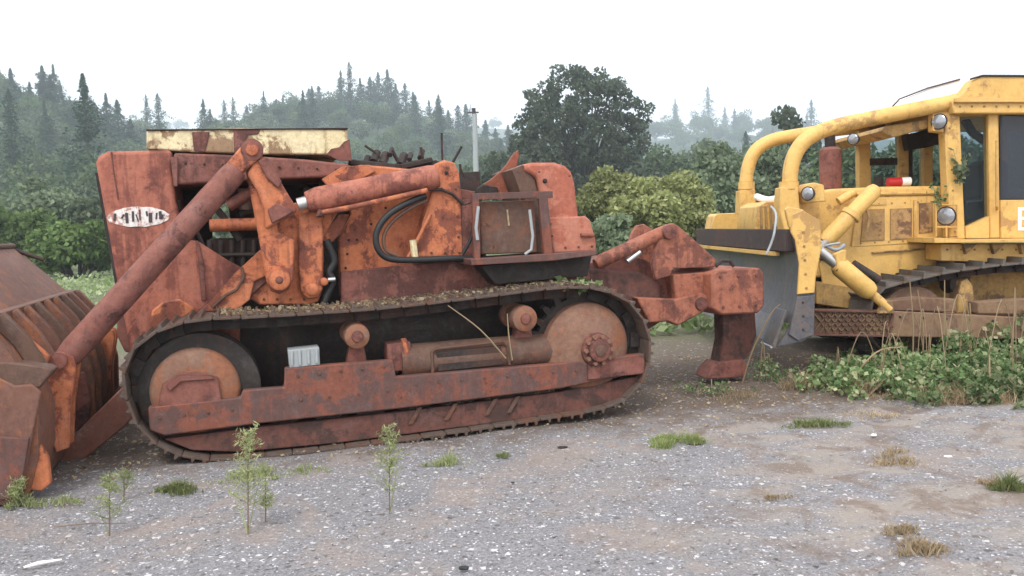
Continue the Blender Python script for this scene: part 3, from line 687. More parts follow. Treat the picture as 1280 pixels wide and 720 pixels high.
# ---- push arm outside the track
pa = yp('push_arm', 'ybrown', -.26, -.10, [(1014, 387), (1115, 389), (1280, 397), (1420, 402), (1420, 426), (1280, 424), (1110, 421), (1014, 419)], bevel=.01)
lat = MB(); 
for k in range(12):
    x0 = 1016+k*8.5
    for s_ in (1, -1):
        a = (x0, 390 if s_ > 0 else 416); b = (x0+20, 416 if s_ > 0 else 390)
        if b[0] > 1116: 
            f = (1116-a[0])/(b[0]-a[0]); b = (1116, a[1]+(b[1]-a[1])*f)
        lat.bar(Q3(*a, -.275), Q3(*b, -.275), .012, .020, (0, 1, 0))
lat.build('step_lattice', M['ybrown'], pa, 0)
lt = MB()
for (a, b) in (((1014, 388), (1117, 390)), ((1014, 418), (1112, 420)), ((1117, 390), (1108, 420)), ((1015, 388), (1015, 418))): lt.bar(Q3(*a, -.285), Q3(*b, -.285), .02, .03, (0, 1, 0))
lt.build('step_frame', M['beam'], pa, .003)
yp('arm_pad', 'ybrown', -.20, .0, [(1110, 376), (1150, 372), (1196, 374), (1196, 390), (1110, 388)], bevel=.01)
yp('arm_pad', 'ybrown', -.20, .0, [(1222, 378), (1280, 374), (1330, 374), (1330, 394), (1222, 392)], bevel=.01)

# ---- blade: concave moldboard across the machine
BY0, BY1 = -.75, 3.55
zt_ = QX(985, 287, BY0)[1]; zb_ = QX(975, 432, BY0)[1]; xb = QX(1006, 350, BY0)[0]
H = zt_-zb_
prof = []
for i in range(13):
    t = i/12; prof.append((xb - .02 - .09*(2*t-1)**2 - .05*(1-t), zb_+.22 + (H-.22)*t))
back = [(x+.05, z) for x, z in reversed(prof)]
bl = MB().prism(prof+back, BY0, BY1).build('blade', M['blade'], yel, .004)
xbm = prof[0][0]
MB().prism([(xbm-.02, zb_+.26), (xbm-.012, zb_+.26), (xbm-.13, zb_+.0), (xbm-.155, zb_+.01)], BY0+.30, BY1-.3).build('cutting_edge', M['blade'], bl, .003)
# end bit, rubbed bright, near and far
xt = prof[-1][0]
for y0 in (BY0-.01, BY1-.32):
    MB().prism([(xbm-.045, zb_+.36), (xbm-.025, zb_+.36), (xbm-.15, zb_-.03), (xbm-.19, zb_-.01)], y0, y0+.33).build('end_bit', M['blade'], bl, .004)
MB().tube([(xbm-.19, BY0-.01, zb_-.012), (xbm-.19, BY0+.32, zb_-.012)], .012, 8).build('worn_edge', M['silver'], bl)
MB().prism([(xt-.035, zt_-.23), (xt+.05, zt_-.23), (xt+.06, zt_+.0), (xt-.035, zt_+.0)], BY0+.12, BY1).build('top_rim', M['bladedark'], bl, .008)
MB().prism([(xt-.05, zt_-.285), (xt+.02, zt_-.285), (xt+.02, zt_-.24), (xt-.05, zt_-.24)], BY0+.5, BY1-.1).build('stiffener_strip', M['yellow'], bl, .004)
yp('end_plate', 'blade', BY0-.045, BY0-.012, [(994, 288), (1020, 285), (1018, 418), (1002, 428), (972, 433), (992, 402), (999, 345), (997, 312)], parent=bl, bevel=.006)
yp('end_plate_cover', 'yellow', BY0-.075, BY0-.048, [(988, 290), (992, 268), (1003, 262), (1012, 268), (1026, 276), (1027, 312), (1020, 345), (1019, 366), (996, 368), (999, 330), (994, 300)], parent=bl, bevel=.008, dents=.003)
yp('corner_wear_plate', 'blade', BY0-.072, BY0-.048, [(997, 371), (1018, 369), (1018, 419), (998, 426), (986, 418)], parent=bl, bevel=.006)
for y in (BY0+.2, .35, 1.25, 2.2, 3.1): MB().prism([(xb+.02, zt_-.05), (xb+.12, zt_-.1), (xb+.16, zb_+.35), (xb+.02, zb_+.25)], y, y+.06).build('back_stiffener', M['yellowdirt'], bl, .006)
yp('blade_step', 'yellow', BY1-.55, BY1-.1, [(889, 288), (893, 270), (897, 267), (922, 266), (925, 270), (924, 288)], parent=bl, bevel=.012)
# corner shield plate between the blade and sweep mount
yp('blade_horn', 'yellow', -.55, -.50, [(982, 262), (986, 258), (1004, 262), (1012, 275), (1008, 300), (996, 300), (986, 282)], bevel=.008, dents=.002)

# ---- nose and hood
HY0, HY1 = .72, 1.78
hood = yp('hood', 'yellow', HY0, HY1, [(1000, 250), (1006, 243), (1040, 236), (1110, 233), (1196, 232), (1202, 240), (1204, 332), (1010, 348), (1002, 300)], bevel=.035)
hood.modifiers['bevel'].segments = 4
yp('hull_side', 'yellow', .70, .719, [(1024, 330), (1030, 312), (1060, 308), (1175, 303), (1175, 330), (1120, 342), (1098, 376), (1030, 366)], bevel=.006)
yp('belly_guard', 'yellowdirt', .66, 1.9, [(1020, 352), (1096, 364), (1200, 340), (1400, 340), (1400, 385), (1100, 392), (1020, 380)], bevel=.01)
yp('nose_box', 'yellow', .80, 1.72, [(978, 286), (974, 262), (978, 254), (1002, 248), (1004, 350), (990, 345)], bevel=.02)
# grille at the nose, vertical slats
gx0, gz0 = QX(966, 262, .9); 
mb = MB()
for k in range(9):
    y = .92+k*.09; mb.box(gx0, gx0+.03, y, y+.04, QX(966, 292, .9)[1]-.3, QX(966, 256, .9)[1])
mb.build('grille', M['yellowdirt'], yel, .004)
yp('grille_frame', 'yellow', 1.0, 1.85, [(944, 286), (948, 258), (958, 252), (984, 252), (990, 262), (990, 300), (950, 300)], bevel=.012)
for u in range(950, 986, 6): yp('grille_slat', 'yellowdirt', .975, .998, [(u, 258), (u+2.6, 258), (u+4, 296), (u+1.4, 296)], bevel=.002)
# side door with vent panels
dr = yp('side_door', 'yellow', .695, .716, [(1072, 252), (1078, 247), (1168, 245), (1170, 298), (1166, 303), (1064, 309), (1068, 280)], bevel=.006)
for a_ in ([(1079, 262), (1106, 261), (1106, 300), (1076, 302)], [(1113, 261), (1140, 260), (1140, 298), (1113, 300)], [(1149, 254), (1166, 253), (1166, 290), (1149, 292)]):
    yp('vent_panel', 'vent', .682, .6945, a_, parent=dr, bevel=.003)
for a_ in ([(1074, 250), (1108, 249), (1108, 256), (1074, 257)],): yp('door_trim', 'yellow', .685, .694, a_, parent=dr, bevel=.002)
yp('hinge', 'yellow', .68, .694, [(1142, 250), (1147, 250), (1147, 296), (1142, 296)], parent=dr, bevel=.002)
# upper edge moulding
MB().tube([Q3(1070, 243, .70), Q3(1170, 241, .70), Q3(1188, 246, .70)], .022, 8).build('hood_moulding', M['yellow'], yel)
# ---- exhaust
MB().tube([Q3(1038, 238, 1.3), Q3(1038, 236, 1.3), Q3(1038, 188, 1.3), Q3(1038, 184, 1.3)], [.11, .135, .135, .09], 20).build('muffler', M['maroon'], yel)
MB().tube([Q3(1038, 186, 1.3), Q3(1037, 168, 1.3), Q3(1035, 160, 1.3)], .065, 14).build('exhaust_pipe', M['dark'], yel.children[-1] if False else yel)
MB().tube([Q3(1098, 236, 1.3), Q3(1098, 222, 1.3)], .06, 12).build('air_cleaner', M['dark'], yel)
# ---- sweeps
def sweep(y, name='brush_sweep'):
    pts = [(984, 262), (987, 240), (988, 215), (993, 195), (1004, 178), (1022, 166), (1048, 157), (1090, 148), (1140, 138), (1180, 130), (1196, 126)]
    pth = catmull([tuple(Q3(u, v, .50)) for u, v in pts], 6)
    pth = [Vector((x, yy + (y-.50), z)) for x, yy, z in pth]
    return MB().tube(pth, .088, 18).build(name, M['yellow'], yel)
s1 = sweep(.50); 
s2 = MB().tube([Vector(p) for p in catmull([tuple(Q3(u, v, 2.15)) for u, v in ((936, 262), (933, 240), (933, 222), (938, 200), (948, 185), (966, 175), (990, 170), (1030, 164), (1090, 157), (1150, 150))], 6)], .088, 18).build('brush_sweep', M['yellow'], yel)
for o_, u, v, y in ((s1, 986, 232, .5), (s2, 933, 232, 2.15)):
    MB().tube([Q3(u, v+5, y), Q3(u, v-5, y)], .11, 16).build('sweep_collar', M['yellow'], o_)
yp('sweep_mount', 'yellow', .40, .62, [(974, 262), (976, 234), (998, 234), (1000, 262), (1006, 290), (980, 290)], bevel=.012)
yp('sweep_mount', 'yellow', 2.05, 2.27, [(924, 268), (925, 238), (944, 236), (946, 262)], bevel=.01)
# hoses across the nose
hs = catmull([tuple(Q3(u, v, y)) for u, v, y in ((946, 246, 1.9), (960, 250, 1.6), (980, 246, 1.0), (984, 240, .8))], 5)
MB().tube(hs, .045, 10).build('nose_hose', M['white'], yel)
hs = catmull([tuple(Q3(u, v, y)) for u, v, y in ((964, 258, -.3), (970, 268, -.7), (968, 290, -.82), (964, 304, -.82), (958, 318, -.82))], 5)
MB().tube(hs, .012, 6).build('loose_cable', M['stone'] if 'stone' in M else M['concrete'], yel)
# ---- headlight on the nose
hb = yp('lamp_box', 'yellow', .36, .62, [(1003, 240), (1008, 230), (1018, 228), (1030, 231), (1033, 252), (1006, 254)], bevel=.014)
def lamp(name, u, v, y, r, parent=yel, shell='dark', d=Vector((-.75, -.66, 0))):
    c = Q3(u, v, y); d = d.normalized(); r = r*.88
    o = MB().tube([c-d*.09, c-d*.03, c, c+d*.012], [r*.55, r*.95, r*1.1, r*1.1], 20).build(name, M[shell], parent)
    MB().tube([c+d*.013, c+d*.022, c+d*.03], [r*.95, r*.8, r*.3], 20).build('lens', M['lens'], o); return o
lamp('headlight', 1010, 242, .32, .085)
lamp('headlight', 1067, 174, .9, .075)
lamp('headlight', 1174, 152, .45, .095)
yp('lamp_bracket', 'yellow', .48, .60, [(1166, 140), (1196, 138), (1198, 160), (1182, 166), (1166, 164)], bevel=.006)
lamp('work_lamp', 1183, 270, .42, .115, shell='dark')
mb = MB(); mb.tube([Q3(1170, 256, .40), Q3(1196, 256, .40), Q3(1196, 296, .40), Q3(1170, 296, .40), Q3(1170, 256, .40)], .012, 8)
mb.tube([Q3(1183, 282, .40), Q3(1183, 297, .40)], .012, 8); mb.tube([Q3(1170, 284, .40), Q3(1196, 284, .40)], .012, 8); mb.build('lamp_guard', M['yellow'], yel)
# ---- lift cylinders
c1 = MB().tube([Q3(1096, 234, .42), Q3(1092, 239, .42), Q3(1064, 268, .42), Q3(1062, 270, .42), Q3(1036, 297, .42), Q3(1030, 303, .42)], [.06, .09, .09, .095, .095, .07], 20).build('lift_cylinder', M['yellow'], yel)
MB().tube([Q3(1066, 266, .42), Q3(1062, 271, .42)], .115, 18).build('cylinder_band', M['yellow'], c1)
MB().tube([Q3(1034, 300, .40), Q3(1010, 328, .0)], .04, 12).build('cylinder_rod', M['chrome'], c1)
MB().tube([Q3(1048, 252, .55), Q3(1068, 240, .55)], .05, 12).build('cylinder_trunnion', M['yellow'], yel)
hs = catmull([tuple(Q3(u, v, .40)) for u, v in ((1072, 264), (1082, 262), (1086, 272), (1084, 290))], 5)
MB().tube(hs, .018, 8).build('hydraulic_hose', M['yellowdirt'], yel)
mb = MB(); hs = [tuple(Q3(u, v, .30)) for u, v in ((1022, 300), (1034, 308), (1046, 312), (1056, 306))]; mb.tube(catmull(hs, 5), .022, 8)
hs = [tuple(Q3(u, v, .28)) for u, v in ((1024, 310), (1036, 306), (1050, 304))]; mb.tube(catmull(hs, 5), .014, 8); mb.build('hydraulic_hose', M['concrete'], yel)
c2 = MB().tube([Q3(1044, 330, -.3), Q3(1050, 334, -.3), Q3(1084, 362, -.3), Q3(1090, 366, -.3)], [.07, .105, .105, .08], 20).build('tilt_cylinder', M['yellow'], yel)
MB().tube([Q3(1024, 313, -.3), Q3(1046, 331, -.3)], .055, 14).build('cylinder_rod', M['chrome'], c2)
MB().tube([Q3(1046, 336, -.36), Q3(1086, 366, -.36)], .02, 8).build('cylinder_pipe', M['yellowdirt'], c2)
MB().tube([Q3(1084, 362, -.3), Q3(1112, 387, -.3)], .05, 12).build('tilt_brace', M['yellow'], c2)
yp('cylinder_bracket', 'yellow', -.36, -.26, [(1044, 318), (1058, 312), (1058, 326), (1046, 334)], parent=c2, bevel=.006)
yp('cylinder_bracket', 'yellowdirt', -.34, -.26, [(1098, 392), (1104, 378), (1116, 376), (1118, 392)], parent=c2, bevel=.006)
MB().tube([Q3(1066, 330, -.12), Q3(1098, 350, -.12)], .05, 12).build('tilt_brace', M['dark'], yel)
# ---- fender deck and hull under the cab
yp('deck', 'yellow', .05, 2.55, [(1168, 297), (1205, 299), (1208, 300), (1420, 297), (1420, 302), (1168, 304)], bevel=.006)
yp('fender', 'yellow', .30, .66, [(1176, 305), (1420, 304), (1420, 326), (1280, 329), (1176, 326)], bevel=.008)
for u in (1205, 1240, 1275): yp('fender_gusset', 'yellowdirt', .24, .298, [(u, 305), (u+16, 305), (u+3, 318)], bevel=.003)
# ---- cab
CY0, CY1 = .46, 2.10
def post(u0, v0, u1, v1, y, w, d=.12, name='cab_post'):
    k = qm((u0+u1)/2, y); return MB().bar(Q3(u0, v0, y+d/2), Q3(u1, v1, y+d/2), d, w*k, (1, 0, 0)).build(name, M['yellow'], yel, .012)
def vpost(u, w, v0, v1, y, d=.14, lean=.0, name='cab_post'):
    pts = [(u-w/2, v0), (u+w/2, v0), (u+w/2+lean, v1), (u-w/2+lean, v1)]
    return yp(name, 'yellow', y, y+d, pts, bevel=.014)
vpost(1190, 20, 142, 299, CY0, .16, 7)
vpost(1242, 13, 140, 298, CY0, .12, 2)
vpost(1081, 15, 163, 238, CY1-.14, .14, 1)
vpost(1130, 12, 158, 236, CY1-.14, .14, 1)
vpost(1350, 16, 140, 300, CY0, .16, 2)
for (u, y) in ((1242, CY1-.14), (1350, CY1-.14)):
    x = QX(u, 200, CY0)[0]; z1 = QX(u, 140, CY0)[1]; z0 = QX(u, 300, CY0)[1]
    MB().box(x-.06, x+.06, y, y+.14, z0, z1).build('cab_post', M['yellow'], yel, .012)
# roof
rf = yp('cab_roof', 'yellow', CY0-.10, CY1+.10, [(1190, 126), (1203, 117), (1216, 100), (1226, 95), (1290, 95), (1400, 96), (1410, 125), (1408, 143), (1280, 142), (1192, 142)], bevel=.014)
yp('roof_rail', 'yellow', CY0-.14, CY0-.102, [(1194, 122), (1410, 122), (1410, 128), (1194, 128)], parent=rf, bevel=.008)
MB().tube([Q3(1213, 99, CY0-.11), Q3(1228, 94.5, CY0-.11), Q3(1400, 95.5, CY0-.11)], .012, 6).build('roof_trim', M['dark'], rf)
# white sun sheet over the front of the roof
yp('roof_sheet', 'white', CY0+.05, CY1-.05, [(1118, 140), (1124, 126), (1160, 111), (1196, 100), (1213, 99), (1204, 116), (1188, 128)], parent=rf, bevel=.004)
MB().tube([Q3(1112, 137, CY0+.04), Q3(1124, 124, CY0+.04), Q3(1160, 110, CY0+.04), Q3(1200, 99, CY0+.04)], .009, 6).build('sheet_wire', M['bladedark'], rf)
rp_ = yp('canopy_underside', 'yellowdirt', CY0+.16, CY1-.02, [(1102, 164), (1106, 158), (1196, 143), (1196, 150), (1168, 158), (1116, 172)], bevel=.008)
yp('rolled_blind', 'dark', CY1-.30, CY1-.16, [(1132, 168), (1192, 156), (1192, 176), (1160, 184), (1136, 188)], bevel=.01)
# lower cab body
yp('rear_body', 'yellow', CY0-.02, CY0+.02, [(1251, 250), (1406, 249), (1406, 298), (1251, 298)], bevel=.008)
dg = yp('rear_window', 'darkglass', CY0+.02, CY0+.032, [(1251, 143), (1340, 143), (1340, 249), (1251, 249)], bevel=0)
yp('window_gasket', 'black', CY0+.005, CY0+.019, [(1250, 142), (1252.5, 142), (1253, 250), (1250, 250)], bevel=.002)
yp('window_gasket', 'black', CY0+.005, CY0+.019, [(1253, 247), (1340, 246), (1340, 250), (1253, 250)], bevel=.002)
yp('far_side_window', 'glass', CY1-.07, CY1-.062, [(1138, 165), (1340, 150), (1340, 236), (1138, 236)], bevel=0, plane=CY1-.07)
yp('far_side_window', 'glass', CY1-.07, CY1-.062, [(1089, 172), (1123, 166), (1123, 236), (1089, 236)], bevel=0)
yp('far_body', 'yellow', CY1-.06, CY1-.02, [(1236, 246), (1400, 246), (1400, 300), (1236, 300)], bevel=.008)
yp('window_bar', 'dark', CY1-.16, CY1-.13, [(1088, 198), (1122, 197), (1122, 206), (1088, 207)], bevel=.003)
yp('window_bar', 'dark', CY1-.16, CY1-.13, [(1137, 170), (1141, 170), (1141, 236), (1137, 236)], bevel=.003)
yp('window_bar', 'dark', CY1-.16, CY1-.13, [(1176, 160), (1180, 160), (1180, 236), (1176, 236)], bevel=.003)
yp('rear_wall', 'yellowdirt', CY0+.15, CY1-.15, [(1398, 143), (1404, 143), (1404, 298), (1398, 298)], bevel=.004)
# open door with pane, seat and console inside
yp('door_pane', 'glass', CY0+.05, CY0+.06, [(1200, 146), (1236, 146), (1236, 298), (1207, 298)], bevel=0)
yp('door_sill', 'yellow', CY0+.0, CY0+.10, [(1207, 284), (1237, 270), (1237, 298), (1207, 298)], bevel=.006)
seat = yp('seat', 'black', .70, 1.25, [(1205, 262), (1207, 250), (1226, 248), (1238, 205), (1250, 196), (1262, 204), (1260, 262), (1240, 278), (1206, 276)], bevel=.03)
yp('console', 'yellowdirt', 1.30, 1.85, [(1200, 246), (1212, 243), (1214, 298), (1200, 298)], bevel=.01)
MB().tube([Q3(1206, 150, .9), Q3(1216, 166, .9), Q3(1230, 176, .95)], .05, 10).build('fan_guard', M['dark'], yel)
# white letter on the body, cut by the picture's edge
le = MB(); y_ = CY0-.026
u0, u1 = 1272.5, 1294
for a_ in ([(u0, 259), (u0+4.5, 259), (u0+4.5, 288), (u0, 288)],): le.prism(Y.poly(y_, a_), y_, y_+.004)
for v in (259, 271, 284): le.prism(Y.poly(y_, [(u0+4.5, v), (u1 if v != 271 else u1-5, v), (u1 if v != 271 else u1-5, v+4), (u0+4.5, v+4)]), y_, y_+.004)
le.build('lettering', M['white'], yel, 0)

# can on the hood: red with white
cw = Y.world(*Q3(1124, 233, .95)); can = empty('can', cw, 0, 'small red and white can lying on the yellow hood before the cab', 'can')
MB().tube([(-.14, 0, .055), (.02, 0, .055)], .055, 16).build('can_body', M['red'], can)
MB().tube([(.021, 0, .055), (.13, 0, .055)], .053, 16).build('can_lid', M['white'], can)

bolt_row(Y, bl, line(1004, 290, 1008, 360, 5)+[], BY0-.076, 'yellowdirt', .014)
bolt_row(Y, bl, line(1004, 378, 1004, 412, 3), BY0-.073, 'bladedark', .013)
bolt_row(Y, yel, line(1082, 255, 1164, 252, 6)+line(1076, 304, 1164, 299, 6), .692, 'yellowdirt', .009)
bolt_row(Y, yel, line(1200, 133, 1276, 133, 6), CY0-.103, 'yellowdirt', .012)
bolt_row(Y, yel, line(1187, 160, 1194, 290, 6), CY0-.002, 'yellowdirt', .011)
bolt_row(Y, yel, line(1184, 312, 1270, 312, 6), .298, 'yellowdirt', .012)
bolt_row(Y, yel, line(1125, 396, 1270, 402, 6), -.262, 'dark', .014)
# mirror, handrail and door handle
MB().tube([Q3(1246, 180, CY0-.10), Q3(1246, 176, CY0-.12), Q3(1246, 258, CY0-.12), Q3(1246, 262, CY0-.02)], .014, 8).build('grab_rail', M['yellow'], yel)
MB().tube([Q3(1010, 300, .69), Q3(1020, 322, .68), Q3(1050, 330, .68)], .014, 8).build('brake_line', M['dark'], yel)
MB().tube([Q3(1090, 316, .68), Q3(1170, 310, .68)], .012, 8).build('brake_line', M['yellowdirt'], yel)
TUFTS = []
# ================================================================== VEGETATION helpers (numpy)
def leaf_mesh(name, P, size, mat, elong=1.6, tilt=None, extra=None, parent=None, link=True):
    """P: Nx3 centres; every leaf is one diamond with its own direction"""
    n = len(P); P = np.asarray(P); size = np.broadcast_to(size, (n,))
    a = rng.normal(size=(n, 3)); 
    if tilt is not None: a[:, 2] *= tilt
    a /= np.linalg.norm(a, axis=1)[:, None]
    b = rng.normal(size=(n, 3)); b -= (b*a).sum(1)[:, None]*a; b /= np.linalg.norm(b, axis=1)[:, None]
    A = a*size[:, None]*.5*elong; B = b*size[:, None]*.5
    V = np.stack([P-A, P+B, P+A, P-B], 1).reshape(-1, 3)
    F = np.arange(4*n).reshape(n, 4)
    vs = V.tolist(); fs = F.tolist(); mi = [0]*n; mats = [mat]
    if extra:
        for mb, m2 in extra:
            k = len(vs); vs += [list(p) for p in mb.v]; fs += [[i+k for i in f] for f in mb.f]; mats.append(m2); mi += [len(mats)-1]*len(mb.f)
    me = bpy.data.meshes.new(name); me.from_pydata(vs, [], fs)
    for m_ in mats: me.materials.append(m_)
    me.polygons.foreach_set('material_index', mi)
    if not link: return me
    o = bpy.data.objects.new(name, me); COL.objects.link(o)
    if parent: o.parent = parent
    return o
def clump_points(centers, radii, per, flat=.75):
    out = []
    for c, r in zip(centers, radii):
        k = int(per*(r/np.mean(radii))**2); d = rng.normal(size=(k, 3)); d /= np.linalg.norm(d, axis=1)[:, None]
        rr = r*rng.uniform(.35, 1.08, k)**.6; p = d*rr[:, None]; p[:, 2] *= flat
        out.append(np.asarray(c)+p)
    return np.concatenate(out)
def crown_centers(n, rx, ry, rz, cz, inner=.5, lump=.15):
    d = rng.normal(size=(n, 3)); d /= np.linalg.norm(d, axis=1)[:, None]; d[:, 2] = np.where(d[:, 2] < -.5, -d[:, 2]*.6, d[:, 2])
    r = rng.uniform(inner, 1.0, n)**.7 * rng.normal(1, lump, n)
    return np.stack([d[:, 0]*rx*r, d[:, 1]*ry*r, cz+d[:, 2]*rz*r], 1)
def limbs(cs, h0, r0, base=(0, 0, 0), k=10, r1=.03):
    mb = MB(); top = Vector((random.uniform(-.2, .2), random.uniform(-.2, .2), h0)); b = Vector(base)
    mb.tube([b, b.lerp(top, .5)+Vector((random.uniform(-.1, .1), 0, 0)), top], [r0, r0*.8, r0*.65], 10)
    idx = random.sample(range(len(cs)), min(k, len(cs)))
    for i in idx:
        c = Vector([float(q) for q in cs[i]]); m = top.lerp(c, .5)+Vector((0, 0, -.12*(c-top).length + random.uniform(-.2, .3)))
        mb.tube([top-Vector((0, 0, random.uniform(0, h0*.3))), m, c], [r0*.5, r0*.3, r1], 7)
    return mb
def broad_variant(w, h, nc=26, per=90, leaf=.42, trunk=.22, mat='broad', th=.3):
    cs = crown_centers(nc, w/2*.85, w/2*.85, h*.40, h*.58); rad = rng.uniform(.14, .26, nc)*w
    P = clump_points(cs, rad, per)
    return leaf_mesh('broadleaf_tree', P, rng.uniform(.6, 1.3, len(P))*leaf, M[mat], extra=[(limbs(cs, h*th, trunk), M['bark'])], link=False)
def conifer_variant(h, r, n=2600, leaf=.5, ragged=.35):
    t = rng.uniform(.10, 1.0, n)**.85; ang = rng.uniform(0, 6.283, n)
    lev = np.floor(t*22); lr = np.array([max(.35, random.gauss(1, ragged)) for _ in range(30)])
    sect = np.floor((ang+lev*1.3)/6.283*7) % 7; sr_ = np.array([[max(.3, random.gauss(1, ragged)) for _ in range(7)] for _ in range(30)])
    R_ = r*1.15*(1-t)**.95*lr[lev.astype(int)]*sr_[lev.astype(int), sect.astype(int)]+.05
    q = rng.uniform(.05, 1, n)**.6; rr = R_*q
    z = h*t - rr*.30 + rng.normal(0, .10, n)
    P = np.stack([rr*np.cos(ang), rr*np.sin(ang), z], 1)
    tr = MB().tube([(0, 0, 0), (0, 0, h*.5), (0, 0, h*.99)], [h*.014+.08, h*.009+.04, .02], 7)
    return leaf_mesh('conifer_tree', P, rng.uniform(.6, 1.3, n)*leaf*(1.15-.75*t), M['conifer'], elong=2.2, tilt=.5, extra=[(tr, M['bark'])], link=False)

# ---------------- hill relief
def nz(x, y, s, k=0): return math.sin(x/s+k*1.7)*math.cos(y/s*1.1+k*2.3)+.5*math.sin(x/s*2.1+y/s*1.7+k)
def sm(a, b, x): t = max(0, min(1, (x-a)/(b-a))); return t*t*(3-2*t)
def hill_h(x, y):
    u = x/max(y, 1)
    left = 40*math.exp(-((x+172)/72)**2)*sm(95, 235, y)*(1-.3*sm(300, 500, y))
    mid = 43*math.exp(-((x+72)/85)**2)*sm(170, 370, y)
    mid2 = 22*math.exp(-((x-30)/70)**2)*sm(180, 400, y)
    far = (138-.05*x+9*nz(x, 0, 260, 2))*sm(620, 1300, y)
    right = 74*math.exp(-((x-175)/190)**2)*sm(470, 740, y)
    return max(left, mid, mid2, far, right)*1.0 + (left+mid+mid2)*.10 + nz(x, y, 35)*1.0*sm(120, 250, y) + 1.2*sm(60, 200, y)
def build_hills():
    xs = np.linspace(-1150, 1150, 240); ys = np.concatenate([np.linspace(95, 420, 66), np.linspace(435, 1600, 60)])
    V = [(x, y, hill_h(x, y)-.0 if y > 96 else -.3) for y in ys for x in xs]; nx = len(xs)
    Fc = [(j*nx+i, j*nx+i+1, (j+1)*nx+i+1, (j+1)*nx+i) for j in range(len(ys)-1) for i in range(nx-1)]
    n = NT('forest_floor'); c = n.coord(rand=False); col = n.mix(n.step(n.noise(c, .09, 8, .7), .35, .65), (.028, .05, .026), (.07, .10, .045)); n.out(col, .95)
    mb = MB(); mb.add(V, Fc); o = mb.build('hills', n.m, None); tag(o, kind='structure')
build_hills()

# ---------------- forest on the hills
cv = [conifer_variant(h, r) for h, r in ((19, 4.6), (23, 5.4), (16, 4.6), (21, 4.4), (25, 5.8))]
cv2 = [conifer_variant(17, 3.4, 2600, .55, .5)]
bv = [broad_variant(w, h, mat=m_) for w, h, m_ in ((9, 10, 'broad'), (11, 11, 'broad'), (8, 9, 'broad'), (10, 9, 'broad'))]
# for foliage closer to the picture, one paler kind
bv2 = [broad_variant(8, 8, mat='greyleaf'), broad_variant(9, 9, 24, 90, .42, .2, 'greyleaf')]
HT = {}
def put(me, x, y, z, s, name, label, cat, group):
    if me.name not in HT: HT[me.name] = max(q.co.z for q in me.vertices)
    ht = HT[me.name]*s; w_ = Vector((x, y, z+ht))-CAM; dd = w_.dot(fwd); uu = 640+F*w_.dot(rt2)/dd; vv = 360-F*w_.dot(up2)/dd
    if vv > 262 or (190 < uu < 440 and vv > 185) or (440 < uu < 720 and vv > 222) or (uu > 1255) or uu < -45 or (720 < uu < 900 and vv > 225): return None
    o = bpy.data.objects.new(name, me); COL.objects.link(o); o.location = (x, y, z); o.rotation_euler = (0, 0, random.uniform(0, 6.28)); o.scale = (s, s, s*random.uniform(.92, 1.1))
    return tag(o, label, cat, group)
def on_hill(u, Yd): x = (u-640)/F*Yd; return x, hill_h(x, Yd) if Yd > 100 else 0
# left hill
kinds = {'lc': ('dark conifer rising from the wooded hill at the far left', 'conifer', 'conifers on the left hill'),
         'lb': ('bushy broadleaf tree on the slope of the left hill', 'tree', 'broadleaf trees on the left hill'),
         'mc': ('bluish conifer on the misty hill beyond the red machine', 'conifer', 'conifers on the middle hill'),
         'mb': ('soft green broadleaf tree on the misty hill beyond the red machine', 'tree', 'broadleaf trees on the middle hill'),
         'rc': ('pale conifer fading into mist to the right of the big oak', 'conifer', 'conifers in the mist on the right'),
         'rb': ('pale broadleaf tree in mist beyond the yellow green bushes', 'tree', 'broadleaf trees in the mist on the right')}
random.seed(11)
def scatter(n, u0, u1, d0, d1, conif, kc, kb, sc=(.7, 1.1), pale=.25):
    for i in range(n):
        # jittered rows keep the cover even
        u = u0+(u1-u0)*((i*.6180339+random.uniform(-.02, .02)) % 1); d = d0+(d1-d0)*((i+random.random())/n)
        x, z = on_hill(u, d)
        if random.random() < conif: put(random.choice(cv), x, d, z-.4, random.uniform(*sc)*.95, 'conifer_tree', *kinds[kc])
        else: put(random.choice(bv2 if random.random() < pale else bv), x, d, z-.5, random.uniform(*sc)*1.1, 'broadleaf_tree', *kinds[kb])
scatter(112, -60, 190, 105, 262, .05, 'lc', 'lb', (.65, 1.15), .25)
scatter(165, 180, 700, 175, 400, .10, 'mc', 'mb', (.75, 1.1), .3)
scatter(46, 780, 1100, 120, 300, .15, 'rc', 'rb', (.7, 1.0), .5)
kinds['fc'] = ('ghostly conifer on the faint far ridge in the mist', 'conifer', 'conifers on the far ridge'); kinds['fb'] = ('ghostly round tree on the faint far ridge in the mist', 'tree', 'broadleaf trees on the far ridge')
scatter(44, 120, 1030, 1200, 1330, .15, 'fc', 'fb', (1.3, 1.9), .2)
scatter(30, 770, 1010, 150, 330, .1, 'rc', 'rb', (.9, 1.3), .4)
kinds['sc'] = ('blue grey conifer on the misty slope between oak and roof sweeps', 'conifer', 'conifers on the slope right of the oak'); kinds['sb'] = ('blue grey rounded tree on the misty slope between oak and roof sweeps', 'tree', 'trees on the slope right of the oak')
scatter(62, 620, 1030, 590, 760, .3, 'sc', 'sb', (1.4, 1.9), .3)
